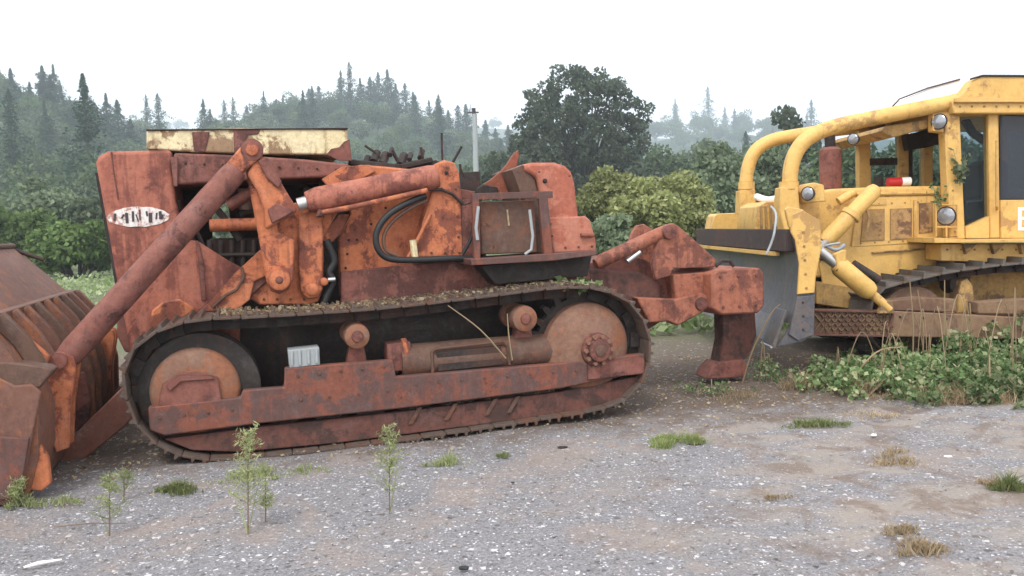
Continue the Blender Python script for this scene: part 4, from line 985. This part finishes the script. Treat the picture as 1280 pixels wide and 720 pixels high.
# the conifers that stand out on the skylines: (u, top v, distance)
def sky_conifer(u, v, d, k, me=None, label=None, s0=.8):
    p = at(u, v, d); x = p.x; z = hill_h(x, d)
    h = p.z-z; me = me or random.choice(cv); hh = max(vv.co.z for vv in me.vertices)
    s = max(.35, h/hh); lab = kinds[k]
    # a tall shortfall would make a giant: keep the size sane and let the ground carry it
    o = put(me, x, d, z-.3, min(s, 1.25), 'conifer_tree', label or lab[0], lab[1], lab[2]); 
    if o: o.scale.x = o.scale.y = min(s, 1.25)*random.uniform(1.15, 1.7)
    return o
for u, v, d in ((12, 78, 225), (36, 98, 235), (52, 84, 240), (62, 92, 232), (76, 108, 236), (108, 112, 238), (118, 122, 230), (132, 120, 240), (146, 130, 234), (162, 142, 236), (-10, 90, 230), (24, 110, 228), (92, 128, 228)):
    sky_conifer(u, v, d, 'lc')
for u, v, d in ((262, 132, 290), (308, 128, 330), (398, 103, 372), (424, 98, 372), (436, 102, 368), (462, 90, 366), (472, 88, 372), (484, 90, 366), (494, 98, 372), (506, 104, 366), (516, 112, 370), (450, 100, 366), (536, 128, 372), (548, 122, 376), (572, 128, 380), (582, 132, 374), (560, 136, 372), (606, 130, 384), (618, 128, 380), (634, 130, 376), (345, 122, 368), (370, 116, 372), (386, 112, 374)):
    sky_conifer(u, v, d, 'mc')


# ---------------- big oak
random.seed(5)
po = at(729, 250, 84); oak = empty('oak_tree', (po.x, 84, 0), 0, 'large round dark oak with sky showing through its crown, beyond the red tank', 'tree')
cs = []
for i in range(250):
    zz = 1-1.45*(i+.5)/250; ph_ = i*2.39996; rr_ = math.sqrt(max(0, 1-zz*zz)); q_ = random.choice((1, 1, .85, .6))*random.uniform(.88, 1.04)
    cs.append((6.7*rr_*math.cos(ph_)*q_, 5.4*rr_*math.sin(ph_)*q_, 9.9+6.9*zz*q_))
cs = np.array(cs); cs = cs[cs[:, 2] > 3.6]
low = crown_centers(40, 7.2, 5.6, 3.0, 6.2, .3, .08); cs = np.concatenate([cs, low])
P = clump_points(cs, rng.uniform(.45, .95, len(cs)), 72, .8)
leaf_mesh('crown', P, rng.uniform(.15, .32, len(P)), M['oakleaf'], parent=oak)
limbs(cs, 5.2, .42, k=46, r1=.05).build('trunk', M['bark'], oak)

# ---------------- nearer shrubs and bushes
def bush(name, u, v_top, v_bot, d, wpx, mat, label, cat, leaf=.12, nc=30, per=220, depth=.8, group=None, stems=True, inner=.35, seedz=None):
    t = at(u, v_top, d); w = wpx/F*d; h = max(t.z, .5)
    root = empty(name, (t.x, d, 0), 0, label, cat, group)
    cs = crown_centers(nc, w/2*.82, w/2*depth*.82, h*.42, h*.5, inner, .12)
    cs[:, 2] = np.clip(cs[:, 2], .15*h, h*.9)
    rad = rng.uniform(.12, .24, nc)*min(w, h*1.4)
    P = clump_points(cs, rad, per); P = P[P[:, 2] > .02]
    leaf_mesh('foliage', P, rng.uniform(.6, 1.35, len(P))*leaf, M[mat], parent=root)
    if stems:
        mb = MB()
        for c in cs[::2]:
            c = Vector([float(q) for q in c]); b = Vector((c.x*.25, c.y*.25, 0)); mb.tube([b, b.lerp(c, .5)+Vector((0, 0, .1)), c], [.05*h/3, .035*h/3, .012], 6)
        mb.build('stem', M['bark'], root)
    return root
bush('broadleaf_tree', 662, 128, 260, 95, 62, 'oakleaf', 'narrow dark tree against the left side of the big oak', 'tree', .34, 34, 200)
bush('broadleaf_tree', 795, 205, 300, 78, 110, 'oakleaf', 'low dark tree in front of the right foot of the big oak', 'tree', .30, 34, 200)
bush('broadleaf_tree', 640, 190, 300, 70, 120, 'oakleaf', 'low dark tree behind the white pole and torn seat', 'tree', .28, 34, 200)
bush('shrub', 770, 208, 305, 29, 105, 'yellowleaf', 'yellow green bush just right of the red tank', 'bush', .10, 60, 420)
bush('shrub', 848, 214, 305, 30, 100, 'yellowleaf', 'yellow green bush above the ripper frame', 'bush', .10, 54, 400)
bush('shrub', 720, 232, 305, 31, 60, 'yellowleaf', 'yellow green bush half hidden behind the red tank', 'bush', .10, 40, 360)
bush('shrub', 808, 222, 310, 27, 90, 'yellowleaf', 'yellow green bush in the gap between tank and ripper frame', 'bush', .10, 50, 380)
bush('shrub', 760, 262, 315, 24, 90, 'greyleaf', 'low grey green growth beneath the yellow green bushes', 'bush', .12, 30, 240)
bush('shrub', 905, 172, 300, 42, 100, 'greyleaf', 'grey green bush left of the far roof sweep', 'bush', .20, 40, 230)
bush('shrub', 955, 168, 300, 44, 100, 'greyleaf', 'grey green bush seen between the two roof sweeps', 'bush', .20, 40, 230)
bush('broadleaf_tree', 985, 128, 260, 62, 78, 'oakleaf', 'dark tree with an airy top above the roof sweeps', 'tree', .26, 34, 150, inner=.5)
bush('broadleaf_tree', 1040, 176, 290, 50, 120, 'broad', 'green tree seen behind the muffler', 'tree', .24, 40, 220)
bush('broadleaf_tree', 1130, 182, 290, 48, 130, 'greyleaf', 'pale green tree seen through the cab front posts', 'tree', .24, 40, 200)
bush('broadleaf_tree', 1230, 178, 290, 52, 150, 'broad', 'green tree seen through the cab door', 'tree', .26, 40, 200)
bush('broadleaf_tree', 1290, 86, 250, 60, 90, 'oakleaf', 'dark tree whose top shows over the cab roof at the right edge', 'tree', .28, 34, 170)
bush('shrub', 62, 219, 300, 52, 100, 'greyleaf', 'round grey green bush before the left hill', 'bush', .24, 40, 260)
bush('shrub', 118, 236, 300, 50, 70, 'greyleaf', 'small grey green bush by the edge of the red radiator', 'bush', .22, 30, 240)
bush('shrub', 10, 262, 330, 42, 120, 'hedge', 'bright green bush behind the bucket at the left edge', 'bush', .20, 36, 300)
bush('shrub', 92, 278, 350, 40, 130, 'hedge', 'bright green rounded bush between bucket and radiator', 'bush', .19, 44, 330)
bush('shrub', 200, 276, 350, 42, 130, 'hedge', 'bright green bush glimpsed through the open engine bay', 'bush', .20, 36, 260)
bush('shrub', 560, 225, 300, 46, 160, 'broad', 'dark green bush behind the row of levers', 'bush', .24, 40, 230)
bush('shrub', 460, 215, 300, 55, 160, 'broad', 'dark green bush behind the cowl of the red machine', 'bush', .26, 40, 230)
bush('shrub', 340, 230, 300, 50, 170, 'greyleaf', 'grey green bush behind the red hood', 'bush', .24, 40, 200)

bush('broadleaf_tree', 838, 186, 300, 105, 90, 'broad', 'hazy green tree right of the big oak', 'tree', .40, 34, 180)
bush('broadleaf_tree', 880, 176, 300, 120, 90, 'greyleaf', 'hazy grey green tree above the yellow green bushes', 'tree', .44, 34, 180)
bush('broadleaf_tree', 615, 176, 300, 120, 80, 'broad', 'hazy green tree just right of the white pole', 'tree', .44, 34, 180)
bush('shrub', -20, 250, 330, 60, 140, 'broad', 'dark green bush beyond the bucket at the far left', 'bush', .26, 36, 240)
# ---------------- pole
pl = at(593, 137, 60); pz = pl.z
pole = empty('utility_pole', (at(594, 225, 60).x, 60, 0), 0, 'pale grey utility pole standing beyond the hood levers', 'utility pole')
dx = pl.x-pole.location.x
MB().tube([(0, 0, 0), (dx*.5, 0, pz*.5), (dx, 0, pz-.3)], [.24, .20, .17], 12).build('pole_shaft', M['concrete'], pole)
MB().tube([(dx-.02, 0, pz-.9), (dx-.05, 0, pz+.1)], .14, 10).build('transformer', M['dark'], pole)
MB().bar((dx-.5, 0, pz-.2), (dx+.3, 0, pz-.2), .1, .1).build('crossarm', M['bark'], pole)

# ---------------- brambles by the yellow machine
random.seed(3)
def bramble(u, v, d_wide, h, label, leaf=.037, n=36, per=75):
    g = G(u, v); root = empty('bramble', (g.x, g.y, 0), 0, label, 'bramble', 'brambles before the yellow bulldozer')
    cs = np.stack([rng.normal(0, d_wide*.38, n), rng.normal(0, d_wide*.26, n), rng.uniform(.03, h*.85, n)], 1)
    cs[:, 2] *= np.exp(-(cs[:, 0]/(d_wide*.7))**2)*rng.uniform(.35, .95, n)
    P = clump_points(cs, rng.uniform(.06, .17, n), per, .8); P = P[P[:, 2] > .01]
    leaf_mesh('foliage', P, rng.uniform(.35, 1.5, len(P))*leaf, M['bramble'], elong=1.35, parent=root)
    mb = MB()
    for i in range(4):
        a = random.uniform(0, 6.28); r = random.uniform(.3, .75)*d_wide*.6; k = random.uniform(.6, 1.5)*h
        e = Vector((math.cos(a)*r, math.sin(a)*r*.6, 0)); m = e*.5+Vector((0, 0, k))
        pth = catmull([(0, 0, 0), tuple(e*.2+Vector((0, 0, k*.7))), tuple(m), tuple(e*.85+Vector((0, 0, k*.5))), tuple(e*1.05)], 4)
        mb.tube(pth, [.0045]*len(pth), 5)
    mb.build('cane', M['drygrass'], root); return root
bramble(1050, 478, .7, .34, 'dark green bramble beneath the blade end plate')
bramble(1100, 488, 1.0, .48, 'dense green bramble beneath the step lattice')
bramble(1160, 482, 1.0, .55, 'leafy green bramble below the middle of the push arm')
bramble(1215, 478, 1.1, .78, 'tall bright bramble climbing in front of the track')
bramble(1270, 482, 1.0, .70, 'pale bramble at the right edge of the picture')
bramble(1235, 498, .8, .30, 'low bramble spreading over the gravel at the right')
bramble(1150, 455, 1.2, .45, 'shaded bramble deep under the yellow machine')
bramble(1320, 470, 1.3, .8, 'bramble past the right edge beside the track')
bramble(958, 478, .22, .30, 'small pale weed clump right of the ripper tooth', .022, 8, 60)
bramble(890, 490, .4, .08, 'low weed patch before the ripper tooth', .022, 9, 50)
for i, (u, v, w_, lb) in enumerate(((1005, 486, .5, 'dry grass among brambles under the blade'), (1080, 492, .6, 'dry grass at the left of the brambles'), (1150, 498, .6, 'dry grass at the middle foot of the brambles'), (1215, 502, .7, 'dry grass at the right foot of the brambles'), (1262, 500, .5, 'dry grass beside the brambles at the right edge'))):
    TUFTS.append((u, v, w_*130, .22, 420, 'drygrass', lb))
# bare white canes
def stalk(name, pts, r, mat, label, cat, group=None):
    P_ = [Vector(p) for p in pts]; base = P_[0]
    pth = catmull([tuple(p-base) for p in P_], 5)
    o = MB().tube(pth, [r*(1-.6*i/len(pth)) for i in range(len(pth))], 6).build(name, M[mat]); o.location = base; return tag(o, label, cat, group)
def AT(u, v, d): return at(u, v, d)
g = G(1060, 470)
stalk('bare_cane', [G(1066, 482), AT(1078, 458, 8.0), AT(1100, 438, 8.0), AT(1130, 434, 8.05)], .012, 'drygrass', 'pale bare cane arching over the brambles below the lattice', 'cane')
for i, (u, v0, v1, lb) in enumerate(((1140, 470, 352, 'left tallest dry stalk before the yellow track'), (1152, 470, 362, 'second dry stalk from the left before the yellow track'), (1178, 472, 350, 'middle dry stalk leaning before the yellow track'), (1190, 470, 372, 'short dry stalk right of the middle one'), (1262, 480, 385, 'dry stalk among the pale brambles at the right edge'))):
    g = G(u, v0); d = g.y; s_ = stalk('dry_stalk', [g, AT(u+random.uniform(-6, 6), (v0+v1)/2, d), AT(u+random.uniform(-12, 8), v1, d+.05)], .009, 'drygrass', lb, 'stalk', 'dry stalks before the yellow track')
# thin stalk leaning on the ripper
g = G(928, 480); stalk('bare_cane', [g, AT(940, 440, g.y-.05), AT(962, 395, g.y-.05), AT(975, 380, g.y)], .010, 'drygrass', 'thin bare cane leaning right of the ripper shank', 'cane')
# straws over the red track
stalk('straw', [R.world(*P3(632, 448, -.02)), R.world(*P3(600, 412, -.05)), R.world(*P3(560, 382, -.02))], .008, 'drygrass', 'pale straw leaning across the upper track of the red crawler', 'straw')
stalk('straw', [R.world(*P3(640, 450, .06)), R.world(*P3(636, 420, .02)), R.world(*P3(634, 392, .04))], .009, 'drygrass', 'upright pale straw left of the rear carrier roller', 'straw')
# weed growing on the track's rear end
def sprig(name, base, h, n, mat, label, cat, spread=.1, leaf=.03, group=None):
    root = empty(name, base, 0, label, cat, group); P = []; mb = MB()
    for i in range(n):
        a = random.uniform(0, 6.28); e = Vector((math.cos(a)*spread, math.sin(a)*spread, h*random.uniform(.5, 1)))
        mb.tube([(0, 0, 0), tuple(e*.5+Vector((0, 0, h*.1))), tuple(e)], [.004, .003, .002], 4)
        for k in range(14): t = random.uniform(.2, 1); P.append([e.x*t+random.gauss(0, .02), e.y*t+random.gauss(0, .02), e.z*t+random.gauss(0, .02)])
    leaf_mesh('leaf', np.array(P), rng.uniform(.6, 1.3, len(P))*leaf, M[mat], parent=root); mb.build('stem', M['weed'], root); return root
sprig('creeping_weed', R.world(*P3(722, 360, .25)), .07, 10, 'bramble', 'small green weed growing on top of the rear of the red track', 'weed', .2, .05)
sprig('creeping_weed', R.world(*P3(700, 362, .3)), .05, 6, 'bramble', 'thin weed on the red track, left of the larger one', 'weed', .14, .04)
sprig('creeping_weed', Y.world(*Q3(1200, 232, .38)), .45, 6, 'greyleaf', 'pale vine leaves hanging on the cab front post', 'vine', .07, .045)
sprig('creeping_weed', Y.world(*Q3(1174, 262, .36)), .42, 4, 'bramble', 'thin green vine at the round work lamp', 'vine', .10, .03)

# dirt and leaves caught on top of the red track
dx_ = []
for i in range(1500):
    u = random.uniform(270, 760); x, z = R.px(u, 395 - max(0, (u-320))*.085 - 4, random.uniform(.02, .5)); yy = random.uniform(.03, .53)
    k = min(loop, key=lambda q: abs(q[0]-x)+(9 if q[1] < .8 else 0)); dx_.append(tuple(R.world(x, yy, k[1]+random.uniform(.0, .03))))
o = leaf_mesh('track_debris', np.array(dx_), rng.uniform(.008, .03, len(dx_)), M['drygrass'], tilt=.3); tag(o, 'dry leaves and flakes of rust lying on the top run of the red track', 'debris', kind='stuff')
# ---------------- tall weeds in the gravel
def tall_weed(u, v0, v1, wpx, label, dens=1.0, mat='weed'):
    g = G(u, v0); d = g.y; top = at(u, v1, d); h = top.z; w = wpx/F*d
    root = empty('tall_weed', (g.x, g.y, 0), 0, label, 'weed', 'feathery weeds standing in the gravel'); lean = (top.x-g.x)
    mb = MB(); mb.tube([(0, 0, 0), (lean*.5, 0, h*.5), (lean, 0, h)], [.0042, .003, .0015], 6); mb.build('stem', M['stem'], root)
    for q_ in range(int(2.4*dens)):
        a = random.uniform(0, 6.28); k_ = h*random.uniform(.35, .7); e_ = Vector((math.cos(a)*w*.45, math.sin(a)*w*.35, k_))
        MB().tube([(0, 0, 0), tuple(e_*.5+Vector((0, 0, k_*.1))), tuple(e_)], [.003, .002, .001], 5).build('stem', M['weed'], root)
    br = MB(); P = []
    for i in range(int(60*dens)):
        t = random.uniform(.22, .97); a = random.uniform(0, 6.28); ln = w*.62*(1.1-t*.75)*random.uniform(.6, 1.1)
        s0 = Vector((lean*t, 0, h*t)); e = s0+Vector((math.cos(a)*ln, math.sin(a)*ln, ln*random.uniform(.3, 1.0)))
        m = s0.lerp(e, .5)+Vector((0, 0, -ln*.05)); br.tube([s0, m, e], [.0016, .0012, .0007], 4, False)
        for k in range(9): q = random.uniform(.15, 1); p = s0.lerp(e, q); P.append([p.x+random.gauss(0, .008), p.y+random.gauss(0, .008), p.z+random.gauss(0, .008)])
    for k in range(int(40*dens)): t = random.uniform(.5, 1); P.append([lean*t+random.gauss(0, .012), random.gauss(0, .012), h*t])
    br.build('side_branch', M[mat], root); leaf_mesh('leaf', np.array(P), rng.uniform(.003, .008, len(P)), M[mat], elong=5.5, parent=root); return root
tall_weed(310, 668, 538, 62, 'tallest feathery weed, left of centre in front of the idler', 1.3)
tall_weed(332, 652, 590, 26, 'short weed stem just right of the tallest feathery weed', .45)
tall_weed(487, 643, 532, 50, 'slender feathery weed near the middle of the red track', 1.1)
tall_weed(137, 670, 592, 44, 'sparse low weed in front of the bucket arm', .7)
tall_weed(155, 625, 585, 40, 'thin weed at the foot of the bucket arm', .5)
tall_weed(22, 632, 600, 30, 'weed against the lower corner of the bucket', .7)
# tufts
def tuft(u, v, wpx, h, n, mat, label, cat='grass tuft', name='grass_tuft'):
    g = G(u, v); w = wpx/F*g.y; vs = []; fs = []
    sc_ = [(random.gauss(0, .26)*w, random.gauss(0, .12)*w, random.uniform(.04, .14)*w, random.uniform(.5, 1.2)) for _ in range(7)]
    for i in range(n):
        cx_, cy_, cr_, ch_ = random.choice(sc_); a = random.uniform(0, 6.28); r = cx_+random.gauss(0, cr_); x = r; y = cy_+random.gauss(0, cr_*.7)
        hh = h*ch_*random.uniform(.4, 1.1)*max(.35, 1-abs(r)/w*1.1); lx = random.gauss(0, .55)*hh; ly = random.gauss(0, .55)*hh
        ww = random.uniform(.002, .0045); c, s = math.cos(a)*ww, math.sin(a)*ww; k = len(vs)
        vs += [(x-c, y-s, 0), (x+c, y+s, 0), (x+lx*.4+c*.7, y+ly*.4+s*.7, hh*.6), (x+lx*.4-c*.7, y+ly*.4-s*.7, hh*.6), (x+lx, y+ly, hh*random.uniform(.75, 1))]
        fs += [(k, k+1, k+2, k+3), (k+3, k+2, k+4)]
    o = MB().add(vs, fs).build(name, M[mat], None, 0, smooth=False); o.location = (g.x, g.y, 0); return tag(o, label, cat)
tuft(235, 612, 80, .11, 900, 'tuft', 'green grass tuft under the front of the red track')
tuft(848, 553, 95, .10, 1200, 'tuft', 'wide green grass tuft on the gravel behind the red track')
tuft(1028, 532, 62, .11, 800, 'tuft', 'green grass tuft in front of the blade corner')
tuft(1128, 578, 80, .07, 500, 'drygrass', 'dry brown tuft below the brambles on the right')
tuft(1150, 690, 80, .08, 520, 'drygrass', 'dry brown tuft nearest the lower right corner')
tuft(1132, 664, 50, .06, 260, 'drygrass', 'small reddish dry tuft just above the lower right tuft')
tuft(1268, 612, 60, .11, 600, 'tuft', 'green tuft cut by the right edge of the picture')
tuft(1240, 606, 40, .08, 260, 'drygrass', 'dry tuft left of the green one at the right edge')
tuft(560, 580, 60, .10, 260, 'weed', 'thin tuft below the middle of the red track')
tuft(628, 571, 20, .06, 150, 'tuft', 'tiny green tuft on open gravel below the rear roller')
tuft(965, 622, 70, .025, 220, 'drygrass', 'flat brown dry tuft in the middle of the gravel')
tuft(330, 596, 90, .09, 420, 'weed', 'pale tuft along the bottom run of the red track')
tuft(85, 628, 60, .07, 240, 'weed', 'thin tuft by the boss of the lift arm')
tuft(1085, 520, 90, .05, 300, 'drygrass', 'brown dry growth at the edge of the brambles')
tuft(380, 590, 60, .06, 220, 'weed', 'low pale tuft between the tall weeds by the track')
tuft(915, 498, 120, .08, 500, 'drygrass', 'dry grass around the foot of the ripper')
tuft(30, 634, 60, .12, 350, 'weed', 'grass clump under the near corner of the bucket')
for a_ in TUFTS: tuft(*a_)
# stick, stone, leaves
def lump(name, u, v, r, mat, label, cat, sq=(1.4, 1, .55)):
    g = G(u, v); bm = bmesh.new(); bmesh.ops.create_icosphere(bm, subdivisions=2, radius=r)
    for q in bm.verts: q.co = Vector((q.co.x*sq[0], q.co.y*sq[1], q.co.z*sq[2]))*random.uniform(.85, 1.12)
    me = bpy.data.meshes.new(name); bm.to_mesh(me); bm.free(); me.materials.append(M[mat]); o = bpy.data.objects.new(name, me); COL.objects.link(o); o.location = (g.x, g.y, r*sq[2]*.8); return tag(o, label, cat)
lump('stone', 580, 712, .020, 'black', 'black stone at the bottom edge of the gravel', 'stone')
lump('stone', 703, 560, .022, 'dark', 'dark flat stone on the gravel behind the track middle', 'stone', (2, 1, .4))
lump('stone', 1092, 545, .018, 'white', 'white stone on the gravel below the brambles', 'stone')
lump('stone', 641, 604, .010, 'dark', 'small dark pebble in open gravel', 'stone')
g = G(30, 712); o = MB().tube([(0, 0, .012), (.06, .03, .02), (.15, .09, .012)], [.006, .011, .005], 7).build('stick', M['white']); o.location = g; tag(o, 'bleached white stick on the gravel at the lower left', 'stick')
g = G(68, 660); o = MB().tube([(0, 0, .006), (.2, .03, .012), (.42, .02, .006)], [.003, .004, .002], 6).build('stick', M['stem']); o.location = g; tag(o, 'thin brown twig below the bucket arm', 'stick')
lump('paper_scrap', 1185, 571, .02, 'white', 'white paper scrap on the dark dirt right of centre', 'litter', (1.6, 1, .25))

# ================================================================== GROUND
def build_ground():
    n = NT('gravel_yard'); c = n.coord(rand=False)
    sep = n.node('ShaderNodeSeparateXYZ', {0: c}); X, Yc = sep.outputs[0], sep.outputs[1]
    vor = n.node('ShaderNodeTexVoronoi', {'Vector': c, 'Scale': 95.0}); vor2 = n.node('ShaderNodeTexVoronoi', {'Vector': c, 'Scale': 38.0})
    bw = n.node('ShaderNodeSeparateColor', {0: vor.outputs['Color']}).outputs[0]
    bw2 = n.node('ShaderNodeSeparateColor', {0: vor2.outputs['Color']}).outputs[1]
    col = n.mix(n.step(bw, 0, 1), (.140, .134, .138), (.262, .252, .258))
    col = n.mix(n.step(bw, .96, .98), col, (.58, .58, .61))
    col = n.mix(n.step(bw2, .985, .99), col, (.52, .50, .50))
    col = n.mix(n.step(bw2, .03, .02), col, (.11, .10, .10))
    tint = n.noise(c, 1.3, 6, .65, .4)
    col = n.mix(n.math('MULTIPLY', n.step(tint, .50, .62), .6), col, (.27, .215, .18))
    # packed fines, smooth pale streaks to the right
    t2 = n.noise(n.node('ShaderNodeMapping', {'Vector': c, 'Scale': (.8, 1.7, 1)}).outputs[0], 1.5, 7, .6, .5)
    right = n.step(n.math('ADD', X, n.math('MULTIPLY', tint, 1.6)), .9, 2.6)
    col = n.mix(n.math('MULTIPLY', n.math('MULTIPLY', n.step(t2, .47, .58), right), .75), col, (.28, .24, .205))
    t3 = n.noise(c, 2.6, 8, .7, .6)
    col = n.mix(n.math('MULTIPLY', n.math('MULTIPLY', n.step(t3, .51, .60), right), .65), col, (.15, .105, .078))
    # dirt under and beyond the machines
    edge = n.math('ADD', Yc, n.math('MULTIPLY', n.math('SUBTRACT', t3, .5), 2.6))
    e2 = n.math('SUBTRACT', edge, n.math('MULTIPLY', X, .20))
    dirt = n.step(e2, 6.35, 7.15)
    fine = n.noise(c, 30, 6, .7)
    dcol = n.mix(fine, (.075, .055, .042), (.17, .13, .105))
    dcol = n.mix(n.step(bw2, .95, .97), dcol, (.30, .28, .26))
    col = n.mix(dirt, col, dcol)
    fld = n.step(n.math('ADD', Yc, n.math('MULTIPLY', t3, 6)), 13.5, 18)
    big = n.noise(c, .5, 8, .7)
    fcol = n.mix(n.step(big, .35, .65), (.10, .13, .05), (.24, .235, .15))
    col = n.mix(fld, col, n.mix(fine, fcol, (.07, .10, .04)))
    hgt = n.math('ADD', n.math('MULTIPLY', bw, .5), n.math('ADD', fine, n.math('MULTIPLY', vor2.outputs['Distance'], -.8)))
    n.bump(hgt, .55, .012); n.out(col, .9, 0, .25)
    xs = np.concatenate([np.linspace(-1200, -9, 12), np.linspace(-8, 8, 110), np.linspace(9, 1200, 12)]); ys = np.concatenate([np.linspace(-60, .5, 5), np.linspace(1, 13, 100), np.linspace(14, 110, 14), np.linspace(150, 1700, 6)])
    def gz(x, y):
        if not (-9 < x < 9 and .8 < y < 14): return 0
        w = sm(0, 1.2, y-.8)*(1-sm(11, 13.9, y))*(1-sm(6.5, 8.6, abs(x)))
        return w*(.009*nz(x, y, .6)+.006*nz(x, y, .23, 3)+.004*nz(x, y, .11, 5)) - .006
    V = [(float(x), float(y), gz(x, y)) for y in ys for x in xs]; nx = len(xs)
    Fc = [(j*nx+i, j*nx+i+1, (j+1)*nx+i+1, (j+1)*nx+i) for j in range(len(ys)-1) for i in range(nx-1)]
    o = MB().add(V, Fc).build('ground', n.m); tag(o, kind='structure')
    return n
build_ground()
# loose stones as one mass
def stones(n, name):
    base = [(1, 0, 0), (-1, 0, 0), (0, 1, 0), (0, -1, 0), (0, 0, 1), (0, 0, -.6)]; fb_ = [(0, 2, 4), (2, 1, 4), (1, 3, 4), (3, 0, 4), (2, 0, 5), (1, 2, 5), (3, 1, 5), (0, 3, 5)]
    y = 3.2+ (8.6-3.2)*rng.uniform(0, 1, n)**1.25; x = rng.uniform(-1, 1, n)*(.66*y+.3); r = rng.gamma(3.5, .0010, n)+.0018
    r = np.where(x > 1.3+rng.normal(0, .6, n), r*.75, r)
    B = np.array(base); V = B[None]*r[:, None, None]*rng.uniform(.6, 1.3, (n, 6, 1)); a = rng.uniform(0, 6.28, n); ca, sa = np.cos(a), np.sin(a)
    Vx = V[:, :, 0]*ca[:, None]-V[:, :, 1]*sa[:, None]+x[:, None]; Vy = V[:, :, 0]*sa[:, None]+V[:, :, 1]*ca[:, None]+y[:, None]; Vz = V[:, :, 2]*.7+r[:, None]*.35
    vs = np.stack([Vx, Vy, Vz], 2).reshape(-1, 3); fs = (np.array(fb_)[None]+6*np.arange(n)[:, None, None]).reshape(-1, 3)
    m_ = NT('loose_stone'); g_ = m_.node('ShaderNodeNewGeometry'); rr = m_.node('ShaderNodeValToRGB', {'Fac': g_.outputs['Random Per Island']})
    el = rr.color_ramp.elements; el[0].color = (.10, .095, .10, 1); el[1].color = (.66, .65, .67, 1); e = el.new(.3); e.color = (.20, .19, .195, 1); e = el.new(.9); e.color = (.31, .295, .30, 1); e = el.new(.94); e.color = (.45, .33, .27, 1)
    m_.out(rr.outputs[0], .8)
    me = bpy.data.meshes.new(name); me.from_pydata(vs.tolist(), [], fs.tolist()); me.materials.append(m_.m); o = bpy.data.objects.new(name, me); COL.objects.link(o); tag(o, 'loose pale and dark stones strewn over the gravel', 'gravel', kind='stuff')
stones(21000, 'gravel')
# field weeds beyond the machines
def field():
    n = 26000; y = 12.5+34*rng.uniform(0, 1, n)**1.4; x = rng.uniform(-.75, .75, n)*y
    clus = np.array([nz(a*2, b*2, 1.6)+nz(a, b, 3.1, 2) for a, b in zip(x, y)]); k = clus+rng.normal(0, .5, n) > -.1; x, y = x[k], y[k]
    P = np.stack([x, y, rng.uniform(.02, .26, len(x))*np.clip(1+clus[k]*.3, .3, 1.6)], 1)
    o = leaf_mesh('field_weeds', P, rng.uniform(.06, .15, len(P)), M['fieldleaf']); tag(o, 'pale leafy weeds covering the field beyond the machines', 'weeds', kind='stuff')
field()
# low litter: dry leaves and small plants on the dirt
def litter():
    n = 5200; y = rng.uniform(5.2, 10.5, n); x = rng.uniform(-3.6, 6.0, n); s = y-.20*x+rng.normal(0, .35, n); k = s > 6.6; x, y = x[k], y[k]
    P = np.stack([x, y, rng.uniform(.003, .018, len(x))], 1); o = leaf_mesh('leaf_litter', P, rng.uniform(.01, .03, len(P)), M['drygrass'], tilt=.25); tag(o, 'dry brown leaf litter on the dirt around the machines', 'leaf litter', kind='stuff')
litter()

# ================================================================== SKY, LIGHT, HAZE
world = bpy.data.worlds.new('World'); scene.world = world; world.use_nodes = True
wn = world.node_tree; bg = wn.nodes['Background']; sky = wn.nodes.new('ShaderNodeTexSky'); sky.sky_type = 'NISHITA'; sky.sun_disc = False
SUN_EL, SUN_AZ = RAD(52), RAD(200)   # azimuth clockwise from +Y: behind the camera, a little to the left
sky.sun_elevation = SUN_EL; sky.sun_rotation = SUN_AZ; sky.air_density = 1.0; sky.dust_density = 4.0
hs_ = wn.nodes.new('ShaderNodeHueSaturation'); hs_.inputs['Saturation'].default_value = .12
mx_ = wn.nodes.new('ShaderNodeMix'); mx_.data_type = 'RGBA'; mx_.inputs[0].default_value = .6; mx_.inputs[7].default_value = (15.8, 16.1, 16.9, 1)
wn.links.new(sky.outputs[0], hs_.inputs['Color']); wn.links.new(hs_.outputs[0], mx_.inputs[6]); wn.links.new(mx_.outputs[2], bg.inputs['Color'])
bg.inputs['Strength'].default_value = .13
sd = bpy.data.lights.new('sun', 'SUN'); sun = bpy.data.objects.new('sun', sd); COL.objects.link(sun)
sd.energy = 1.7; sd.angle = RAD(18); sd.color = (1, .96, .90)
dv = Vector((math.sin(SUN_AZ)*math.cos(SUN_EL), math.cos(SUN_AZ)*math.cos(SUN_EL), math.sin(SUN_EL)))
sun.rotation_euler = dv.to_track_quat('Z', 'Y').to_euler()
hz = MB().box(-1250, 1250, -90, 1750, -1.5, 210); 
hm = bpy.data.materials.new('haze_air'); hm.use_nodes = True; t = hm.node_tree; t.nodes.remove(t.nodes['Principled BSDF'])
pv = t.nodes.new('ShaderNodeVolumePrincipled'); pv.inputs['Density'].default_value = HAZE if 'HAZE' in globals() else .0009; pv.inputs['Color'].default_value = (.84, .92, 1, 1); pv.inputs['Anisotropy'].default_value = .5; scene.cycles.volume_bounces = 2
t.links.new(pv.outputs[0], t.nodes['Material Output'].inputs['Volume'])
ho = hz.build('haze', hm, None, 0, smooth=False); tag(ho, 'pale mist lying over the hills', 'mist', kind='stuff')

vs_ = scene.view_settings; vs_.view_transform = 'Standard'; vs_.look = 'None'; vs_.gamma = 1; vs_.use_curve_mapping = False; vs_.exposure = .33
